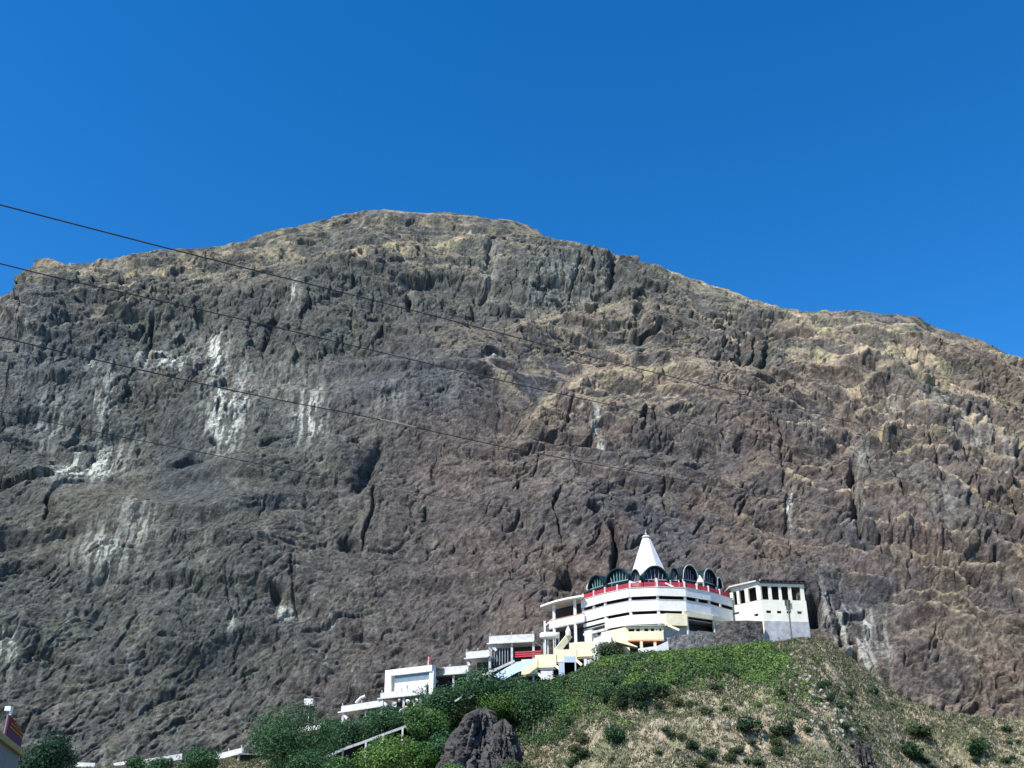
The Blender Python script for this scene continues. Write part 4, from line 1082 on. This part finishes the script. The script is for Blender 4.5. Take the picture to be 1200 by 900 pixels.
# ---- cables
def cable(label, pts, Y0, Y1, r, sleeves=(), x0=-420):
    pts = np.array(pts, float)
    s0 = (pts[1,1]-pts[0,1])/(pts[1,0]-pts[0,0])
    pts = np.concatenate([[[x0, pts[0,1]+(x0-pts[0,0])*s0]], pts])
    xs = np.linspace(x0, pts[-1,0], 90)
    ys = np.interp(xs, pts[:,0], pts[:,1])
    kern = np.ones(9)/9; yp = np.pad(ys, 4, mode='reflect', reflect_type='odd'); ys = np.convolve(yp, kern, 'valid')
    def dep(x): t = (x-x0)/(pts[-1,0]-x0); return 1/((1-t)/Y0+t/Y1)
    P3 = [tuple(at(x, y, dep(x))) for x, y in zip(xs, ys)]
    o = MB().tube(P3, r, 6).build('cable', cablem); tag(o, label, 'cable')
    for a_, b_ in sleeves:
        pp = [Vector(at(x, np.interp(x, xs, ys), dep(x)))-Vector(o.location) for x in np.linspace(a_, b_, 5)]
        m_ = MB().tube([tuple(Vector(v)+Vector(o.location)) for v in pp], r*2.2, 7).build('splice_sleeve', mat('pale_sleeve', (.36,.34,.30), .7), o)
cable('topmost overhead cable, crossing the sky at upper left and running down to the right', [(0,240),(200,292),(450,355),(700,420),(950,482),(1000,495),(1070,515)], 46, 213, .056)
cable('second overhead cable from the top, starting at the upper left shoulder of the mountain', [(0,309),(45,321),(200,355),(330,385),(400,402),(540,435),(600,449),(700,471),(830,500),(950,531),(1060,562)], 50, 213, .050)
cable('third overhead cable from the top, with a pale splice in the middle of the cliff', [(0,395),(100,419),(300,464),(370,477),(442,490),(525,510),(600,526),(735,551),(900,580),(1020,604)], 50, 212, .050, sleeves=[(446,487),(955,983)])
cable('lowest and faintest overhead cable across the brown middle of the cliff', [(0,482),(120,508),(225,528),(300,543),(400,562),(487,577),(600,598),(700,612)], 60, 210, .042, sleeves=[(458,485)])

# ================================================================ VEGETATION
rng = np.random.default_rng(11)
leafm = attr_mat('leaves', .7, 0, (), 0, 0, 0, transl=.25)
grassm = attr_mat('dry_grass_blades', .9, 0, (), 0, 0, 0, transl=.2)
def leaf_quads(c, nrm, size, rg):
    """c (n,3) centres, nrm (n,3), size (n,)"""
    n_ = len(c)
    t = rg.normal(size=(n_, 3)); u = np.cross(nrm, t); u /= np.linalg.norm(u, axis=1, keepdims=True)+1e-9
    v = np.cross(nrm, u)
    s1 = size[:, None]*.62; s2 = size[:, None]*.36
    fold = nrm*size[:, None]*.15
    return np.stack([c-u*s1, c-v*s2+fold, c+u*s1, c+v*s2+fold], 1)
def crown_arrays(w, h, nleaf, tint, seed, clumps=22, leaf=.30, flat=1.0):
    rg = np.random.default_rng(seed)
    cc = rg.normal(size=(clumps, 3)); cc /= np.linalg.norm(cc, axis=1, keepdims=True)
    cc *= (rg.random((clumps, 1))**.45)*np.array([[w*.36, w*.34, h*.33]])
    cc[:, 2] += h*.52
    cr_ = rg.uniform(.16, .30, clumps)*w
    k_ = rg.integers(0, clumps, nleaf)
    d = rg.normal(size=(nleaf, 3)); d /= np.linalg.norm(d, axis=1, keepdims=True)
    rad = cr_[k_]*(.55+.5*rg.random(nleaf)**.6)
    d2 = d*np.array([[1, 1, .72]])
    c = cc[k_]+d2*rad[:, None]
    c[:, 2] = np.maximum(c[:, 2], .08*h*rg.random(nleaf))
    nr = d+rg.normal(size=d.shape)*.55+np.array([[0, 0, .35]]); nr /= np.linalg.norm(nr, axis=1, keepdims=True)
    V_ = leaf_quads(c, nr, leaf*rg.uniform(.6, 1.4, nleaf), rg)
    ct_ = rg.uniform(.75, 1.3, clumps)[k_]*rg.uniform(.6, 1.45, nleaf)
    col_ = np.array(tint)[None]*ct_[:, None]
    yel = (rg.random(nleaf) < .12)
    col_[yel] *= np.array([1.5, 1.25, .9])
    return V_, np.clip(col_, .005, .5), cc, cr_
def make_tree(name, label, cat, base, w, h, tint, seed, nleaf=5200, group=None, leaf=.30, clumps=22, trunk=True):
    e = empty(name, tuple(base), label, cat, group)
    V_, c_, cc, cr_ = crown_arrays(w, h, nleaf, tint, seed, clumps, leaf)
    faces_object('crown', V_, c_, leafm, e)
    if trunk:
        b = MB(); rg = random.Random(seed)
        bx_, by_, bz_ = base
        b.tube([(bx_, by_, bz_-.6), (bx_+.1*w*.1, by_, bz_+h*.2), (bx_+rg.uniform(-.05,.05)*w, by_, bz_+h*.5)], [w*.035, w*.026, w*.016], 7)
        for q in range(0, len(cc), 2):
            c0 = cc[q]
            b.tube([(bx_, by_, bz_+h*rg.uniform(.12,.35)), (bx_+c0[0]*.5, by_+c0[1]*.5, bz_+c0[2]*.7), (bx_+c0[0], by_+c0[1], bz_+c0[2])], [w*.014, w*.010, w*.005], 5)
        b.build('trunk', woodm, e)
    return e
M_PER = lambda Y: Y/F*.98
def tree_px(label, px, py_base, wpx, hpx, Y, tint, seed, name='tree', cat='tree', **kw):
    b = at(px, py_base, Y); m_ = Y/F*1.02
    return make_tree(name, label, cat, b, wpx*m_, hpx*m_, tint, seed, **kw)
dk = (.044,.108,.048); md = (.070,.145,.046); br = (.090,.170,.042); ol = (.070,.10,.040); bl_ = (.050,.112,.056)
T_ = tree_px
T_('big dark green tree at lower left in front of the half hidden roofed shelter', 330, 918, 112, 92, 180, dk, 1, nleaf=11000, clumps=34)
T_('dark green tree rising directly below the lowest roofed shelter', 408, 892, 62, 48, 190, bl_, 2, nleaf=5000)
T_('dark tree under the white roof edge of the covered walkway at the bottom', 362, 925, 66, 46, 174, dk, 3, nleaf=5000)
T_('bright light green bushy tree in front of the covered walkway', 452, 915, 78, 48, 168, br, 4, nleaf=7500, clumps=26)
T_('dark green tree at the bottom edge below the covered walkway', 405, 922, 50, 32, 166, md, 5, nleaf=4000)
T_('dark green tree between the porch rubble and the covered walkway', 455, 866, 70, 30, 188, bl_, 6, nleaf=5200)
T_('mid green tree right of the covered walkway upper end', 505, 872, 62, 50, 182, md, 7, nleaf=6000)
T_('dark green tree below the shelter joined to the blue striped house', 520, 838, 68, 28, 188, bl_, 8, nleaf=6000)
T_('dark green tree directly below the pale blue flank of the staircase', 565, 828, 80, 35, 187, dk, 9, nleaf=7500, clumps=28)
T_('yellow green tree touching the top of the grey rock outcrop', 585, 848, 60, 34, 183, (.07,.13,.03), 10, nleaf=5000)
T_('dark tree on the left flank of the grey rock outcrop', 512, 908, 44, 46, 168, dk, 12, nleaf=5000)
T_('green tree left of the grey rock outcrop with sunlit yellowish top', 492, 912, 40, 42, 165, (.055,.13,.03), 13, nleaf=4500)
T_('tall dark green tree right of the grey rock outcrop', 628, 868, 76, 66, 182, (.046,.098,.042), 14, nleaf=9500, clumps=32)
T_('dark tree below the lowest cream landing of the staircase', 604, 832, 56, 34, 187, dk, 15, nleaf=5000)
T_('dark green tree below the second lowest cream landing', 655, 826, 46, 32, 187, (.03,.07,.03), 16, nleaf=4000)
T_('round green and brown bush in front of the cream stair wall below the temple', 714, 781, 38, 30, 185, (.045,.075,.035), 17, nleaf=3800, name='bush', cat='bush')
T_('dark tree standing left of the lowest roofed shelter', 384, 876, 34, 34, 196, dk, 18, nleaf=2600)
T_('dark green bush cut off by the bottom edge near the red banner', 52, 916, 74, 44, 130, (.022,.062,.034), 19, nleaf=6500, name='bush', cat='bush', leaf=.26)
T_('small dark bush between the two leftmost white parapets', 158, 906, 26, 18, 180, dk, 20, nleaf=1500, name='bush', cat='bush')
T_('dark bush in front of the longest white parapet right end', 232, 910, 50, 32, 178, dk, 21, nleaf=3600, name='bush', cat='bush')
T_('small dark bush at the left end of the longest white parapet', 186, 908, 30, 18, 178, dk, 22, nleaf=1500, name='bush', cat='bush')
T_('low green bush at the left base of the grey rock outcrop', 528, 922, 40, 26, 160, md, 31, nleaf=3200, name='bush', cat='bush')
T_('low olive bush at the right base of the grey rock outcrop', 606, 918, 34, 24, 160, ol, 32, nleaf=2600, name='bush', cat='bush')
T_('lone dark green bush at the foot of the cliff right of the hill top', 1050, 837, 38, 24, 213, (.020,.055,.022), 23, nleaf=2600, name='bush', cat='bush')

def in_poly(u, v, poly):
    poly = np.array(poly, float); ins = np.zeros(u.shape, bool); j = len(poly)-1
    for i in range(len(poly)):
        xi, yi = poly[i]; xj, yj = poly[j]
        c_ = ((yi > v) != (yj > v)) & (u < (xj-xi)*(v-yi)/(yj-yi+1e-9)+xi)
        ins ^= c_; j = i
    return ins
def scatter(n_, az0=-31, az1=31, r0=118, r1=222, seed=1):
    rg = np.random.default_rng(seed)
    az = np.radians(rg.uniform(az0, az1, n_)); r_ = np.sqrt(rg.uniform(r0*r0, r1*r1, n_))
    z = hill_z(az, r_); x = r_*np.sin(az); y = r_*np.cos(az)
    u, v = project(x, y, z)
    t, rc = hill_params(az)
    return x, y, z, u, v, (r_ < rc+1.5), rg
# ---- green thicket at the hill top
x, y, z, u, v, ok, rg = scatter(90000, -2, 20, 150, 206, 3)
edge = fbm(u/14, v/14, 3, 201)*9
gp = in_poly(u+edge, v+edge*.7, [(630,822),(645,795),(690,772),(735,766),(790,760),(845,754),(890,752),(918,766),(926,790),(905,800),(850,794),(800,800),(760,808),(715,822),(680,838),(652,838)])
gp2 = in_poly(u+edge*2.2, v+edge*2, [(628,835),(640,800),(690,768),(890,748),(935,762),(950,800),(960,838),(900,835),(820,826),(740,846),(690,856)])
keep = ok & (gp | (gp2 & (rg.random(len(x)) < .08)))
idx = np.where(keep)[0][:3300]
def clump_field(idx, x, y, z, rad, nl, tints, size, rg, hgt=.7, dens=None):
    n_ = len(idx)*nl; k_ = np.repeat(idx, nl)
    d = rg.normal(size=(n_, 3)); d[:, 2] = np.abs(d[:, 2]); d /= np.linalg.norm(d, axis=1, keepdims=True)
    R0 = np.repeat(rad, nl)*(.55+.5*rg.random(n_))
    c = np.stack([x[k_], y[k_], z[k_]], 1)+d*R0[:, None]*np.array([[1, 1, hgt]])
    nr = d+rg.normal(size=d.shape)*.5; nr /= np.linalg.norm(nr, axis=1, keepdims=True)
    V_ = leaf_quads(c, nr, size*rg.uniform(.6, 1.4, n_), rg)
    ti = np.repeat(tints, nl, 0)*rg.uniform(.55, 1.5, n_)[:, None]
    return V_, np.clip(ti, .004, .6)
w = np.clip(sstep(-.4, .5, fbm(x[idx]/5, y[idx]/5, 2, 210))+sstep(740, 900, u[idx])*.45, 0, 1)[:, None]
ti = np.array([[.070,.125,.052]])*(1-w)+np.array([[.130,.215,.058]])*w
V_, c_ = clump_field(idx, x, y, z, rg.uniform(.6, 1.5, len(idx)), 34, ti, .30, rg, .9)
o = faces_object('green_thicket', V_, c_, leafm); tag(o, 'bright green leafy thicket covering the hilltop below the temple walls', 'thicket', kind='stuff')
# ---- undergrowth between the trees on the left flank
x, y, z, u, v, ok, rg = scatter(120000, -16, 4, 140, 205, 4)
gp = in_poly(u+edge[:1]*0, v+fbm(u/11, v/11, 3, 205)*6, [(300,915),(330,885),(400,860),(450,840),(505,822),(560,806),(640,800),(664,830),(668,862),(640,880),(600,872),(520,880),(480,915)])
idx = np.where(ok & gp)[0][:2600]
w = sstep(-.3, .4, fbm(x[idx]/5, y[idx]/5, 2, 214))[:, None]
ti = np.array([[.050,.108,.044]])*(1-w)+np.array([[.080,.14,.045]])*w
V_, c_ = clump_field(idx, x, y, z, rg.uniform(.7, 1.9, len(idx)), 26, ti, .30, rg, 1.1)
o = faces_object('green_undergrowth', V_, c_, leafm); tag(o, 'mixed green undergrowth filling the slope between trees and stairway', 'undergrowth', kind='stuff')
# ---- low weeds over the slope
x, y, z, u, v, ok, rg = scatter(110000, -31, 31, 118, 222, 5)
den = sstep(-.45, .4, fbm(x/7, y/7, 3, 220))+sstep(838, 800, v)*.5+sstep(940, 1010, u)*.2+sstep(700, 560, u)*.8+sstep(830, 800, v)*.25
keep = ok & (v < 935) & (rg.random(len(x)) < den*.75)
idx = np.where(keep)[0][:24000]
w = rg.random((len(idx), 1))
ti = np.where(w < .45, np.array([[.11,.135,.065]]), np.where(w < .8, np.array([[.18,.18,.105]]), np.array([[.05,.085,.04]])))
V_, c_ = clump_field(idx, x, y, z, rg.uniform(.25, .85, len(idx)), 12, ti, .24, rg, .8)
o = faces_object('low_weeds', V_, c_, leafm); tag(o, 'olive and grey green low weeds spread over the dry hillside', 'weeds', kind='stuff')
# ---- dry grass
x, y, z, u, v, ok, rg = scatter(95000, -31, 31, 118, 222, 6)
keep = ok & (v < 935)
idx = np.where(keep)[0][:42000]
nb_ = 4; k_ = np.repeat(idx, nb_); n_ = len(k_)
base = np.stack([x[k_], y[k_], z[k_]-.05], 1)+rg.normal(size=(n_, 3))*np.array([[.18,.18,0]])
ln = rg.uniform(.35, 1.0, n_); a_ = rg.uniform(0, 2*math.pi, n_)
tip = base+np.stack([np.cos(a_)*ln*.5, np.sin(a_)*ln*.5, ln*.75], 1)
sd_ = np.stack([-np.sin(a_), np.cos(a_), np.zeros(n_)], 1)*rg.uniform(.05, .12, n_)[:, None]
V_ = np.stack([base-sd_, base+sd_, tip], 1)
cc0 = np.array([[.50,.43,.31]]); cc1 = np.array([[.22,.21,.13]])
w = np.clip(.5+.5*fbm(x[k_]/6, y[k_]/6, 2, 230)+rg.normal(size=n_)*.3, 0, 1)[:, None]
o = faces_object('dry_grass', V_, np.clip((cc0*w+cc1*(1-w))*rg.uniform(.6, 1.3, n_)[:, None], .02, .6), grassm, k=3)
tag(o, 'straw coloured dry grass tufts covering the hillside', 'grass', kind='stuff')

# ---- single shrubs on the slope
def shrub_proto(seed, w_, h_, tint, nl):
    V_, c_, cc, cr_ = crown_arrays(w_, h_, nl, tint, seed, 9, .22)
    return faces_object('crown', V_, c_, leafm, mesh_only=True), cc
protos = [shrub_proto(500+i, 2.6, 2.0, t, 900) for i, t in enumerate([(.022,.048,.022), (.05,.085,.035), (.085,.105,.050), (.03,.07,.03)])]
def shrub(px, py, s, kind, label, group=None):
    p = hill_point(px, py)
    e = empty('shrub', tuple(p), label, 'shrub', group, random.uniform(0, 6.28)); e.scale = (s, s, s*random.uniform(.8, 1.1))
    o = bpy.data.objects.new('crown', protos[kind][0]); C.objects.link(o); o.parent = e
    m_ = bpy.data.meshes.get('shrub_stems')
    if m_ is None:
        b = MB()
        for k in range(5):
            an = k*1.3; b.tube([(0, 0, -.3), (.3*math.cos(an), .3*math.sin(an), .5), (.8*math.cos(an), .8*math.sin(an), 1.1)], [.05, .035, .015], 5)
        oo = b.build('stems', woodm); oo.data.name = 'shrub_stems'; m_ = oo.data
        # stems were built round their own base: keep that mesh, drop the helper
        off = oo.location.copy()
        for v_ in m_.vertices: v_.co += off
        bpy.data.objects.remove(oo)
    o2 = bpy.data.objects.new('stems', m_); C.objects.link(o2); o2.parent = e
for px, py, s, k, lab in [(716,826,1.5,0,'dark shrub standing in for shade at the left end of the dark patch below the thicket'), (770,816,1.3,0,'dark shrub standing in for shade at the right end of the dark patch below the thicket'), (722,874,1.5,3,'dark green shrub alone on the pale slope low below the dark shrub patch'),
  (878,862,1.5,0,'dark shrub in the middle of the dry slope, left of its paler neighbour'), (920,866,1.4,0,'dark shrub right of the middle of the dry slope'), (990,858,1.0,3,'small green shrub left of the grey boulder stump on the right slope'),
  (1080,868,2.0,1,'spreading green shrub right of the grey boulder stump'), (1148,888,1.7,3,'green shrub near the lower right corner of the photo'), (1070,893,1.8,3,'green shrub at the bottom edge below the spreading shrub')]:
    shrub(px, py, s, k, lab)
for px, py, s in [(733,822,1.3),(745,826,1.4),(757,820,1.4),(728,832,1.0),(750,813,1.2)]:  # dark foliage added in place of a shaded patch on the slope
    shrub(px, py, s, 0, 'dark shrub standing in for the shade patch below the green thicket', 'dark shrubs standing in for a shade patch')
rs_ = random.Random(3)
cnt = 0
while cnt < 75:
    px = rs_.uniform(650, 1200); py = rs_.uniform(805, 905)
    if px < 700 and py < 850: continue
    if px > 1090 and py < 848: continue
    shrub(px, py, rs_.uniform(.4, .95), rs_.choice([0, 1, 2, 2, 3]), 'small olive or green shrub scattered on the dry grass slope right of the outcrop', 'small shrubs scattered on the dry slope'); cnt += 1
for i in range(16):
    px = rs_.uniform(955, 1120); py = rs_.uniform(790, 835)
    if py < 800+(px-1000)*.32: continue
    shrub(px, py, rs_.uniform(.35, .7), rs_.choice([0, 3]), 'small dark shrub on the hill edge where it meets the cliff at right', 'small dark shrubs along the cliff foot')
# ---- grey rock outcrop
def outcrop(name, label, px, pyb, pyt, wpx, Y, seed, depth=7.0, prof=None):
    m_ = Y/F; NA, NZ = 150, 110
    base = at(px, pyb, Y); top = zat(px, pyt, Y); H = top-base.z
    th = np.linspace(0, 2*math.pi, NA); zz_ = np.linspace(0, 1, NZ)
    TH, ZZ = np.meshgrid(th, zz_)
    pr = np.interp(ZZ, [p[0] for p in prof], [p[1] for p in prof]); sh_ = np.interp(ZZ, [p[0] for p in prof], [p[2] for p in prof])
    rx = wpx*.5*m_*pr; ry = depth*pr
    ax = np.cos(TH)*3; ay = ZZ*H/3.5
    f_, e_ = facet(ax*1.7+fbm(ax, ay, 2, seed)*.2, ay*.7, seed+1, .9); f2_, e2_ = facet(ax*2.7, ay*1.7+np.sin(TH), seed+2, 1)
    f3_, _e = facet(ax*6, ay*4.5, seed+3, 1.1)
    dsp = f_*1.5+f2_*.8+f3_*.35-1.6*np.exp(-(e_/.06)**2)
    env = np.minimum(1, (1-ZZ)*8)
    rx = rx+dsp*env; ry = ry+dsp*env
    X_ = base.x+sh_*m_*wpx*.5+rx*np.cos(TH)*np.abs(np.cos(TH))**-.25*.97; Y_ = base.y+ry*np.sin(TH); Z_ = base.z-3+ZZ*(H+3)+fbm(ax*2, ay, 2, seed+9)*.3
    X_[:, -1] = X_[:, 0]; Y_[:, -1] = Y_[:, 0]; Z_[:, -1] = Z_[:, 0]
    col_ = np.ones(X_.shape+(3,))*np.array([.088,.088,.092])
    col_ = lerp3(col_, (.11,.10,.09), sstep(-.1,.5,fbm(ax*1.5, ay*1.5, 3, seed+11)))*(1+.3*fbm(ax*6, ay*4, 3, seed+12))[..., None]
    o = grid_object(name, X_, Y_, Z_, np.clip(col_, .02, .6), rockm); tag(o, label, 'rock'); return o
outcrop('rock_outcrop', 'tall grey two-peaked rock outcrop standing among the trees, left peak', 552, 912, 831, 80, 166, 801, 6, [(0,1.05,0),(.35,.88,.04),(.6,.70,.12),(.8,.52,.20),(.93,.38,.24),(1,.12,.26)])
outcrop('rock_outcrop', 'narrower right peak of the grey rock outcrop, with a dark vertical slot', 592, 906, 843, 42, 164.5, 841, 5, [(0,1.1,0),(.4,.85,-.05),(.7,.55,-.1),(.9,.33,-.12),(1,.05,-.12)])
outcrop('boulder', 'grey boulder stump with a dark crack on the right slope', 1010, 896, 866, 20, hill_point(1010, 896).y+.5, 871, 2, [(0,1.1,0),(.4,.9,0),(.8,.6,0),(1,.1,0)])
# bare pale trunks under the dark tree
for i, (px, py) in enumerate([(630,852),(637,850),(646,855),(624,856)]):
    p = at(px, py+8, 176); q = at(px+.8, py-9, 176)
    o = MB().tube([tuple(p), tuple(p.lerp(q,.5)+Vector((.1,0,0))), tuple(q)], [.14,.10,.05], 6).build('bare_trunk', mat('pale_bark', (.22,.20,.16), .9, noise=.3, nscale=5)); tag(o, 'thin pale bare trunk standing below the tall dark green tree', 'trunk', 'bare trunks below the dark tree')
# pale stones strewn along the gully on the slope
pm_ = mat('pale_stone', (.40,.37,.31), .95, noise=.35, nscale=2)
sm_ = [rock_mesh(.42, 900+i, 1) for i in range(4)]
for m_ in sm_: m_.materials.append(pm_)
for i in range(110):
    t = rs_.random(); px = 918+t*75+rs_.gauss(0, 9+10*t); py = 770+t*95+rs_.gauss(0, 7)
    p = hill_point(px, py); o = bpy.data.objects.new('stone', sm_[i % 4]); C.objects.link(o); o.location = p+Vector((0, 0, .1)); s = rs_.uniform(.5, 1.5); o.scale = (s, s, s); o.rotation_euler = (0, 0, rs_.uniform(0, 6))
    tag(o, 'small pale stone strewn down the gully on the slope below the cream hall', 'stone', 'pale stones in the gully')
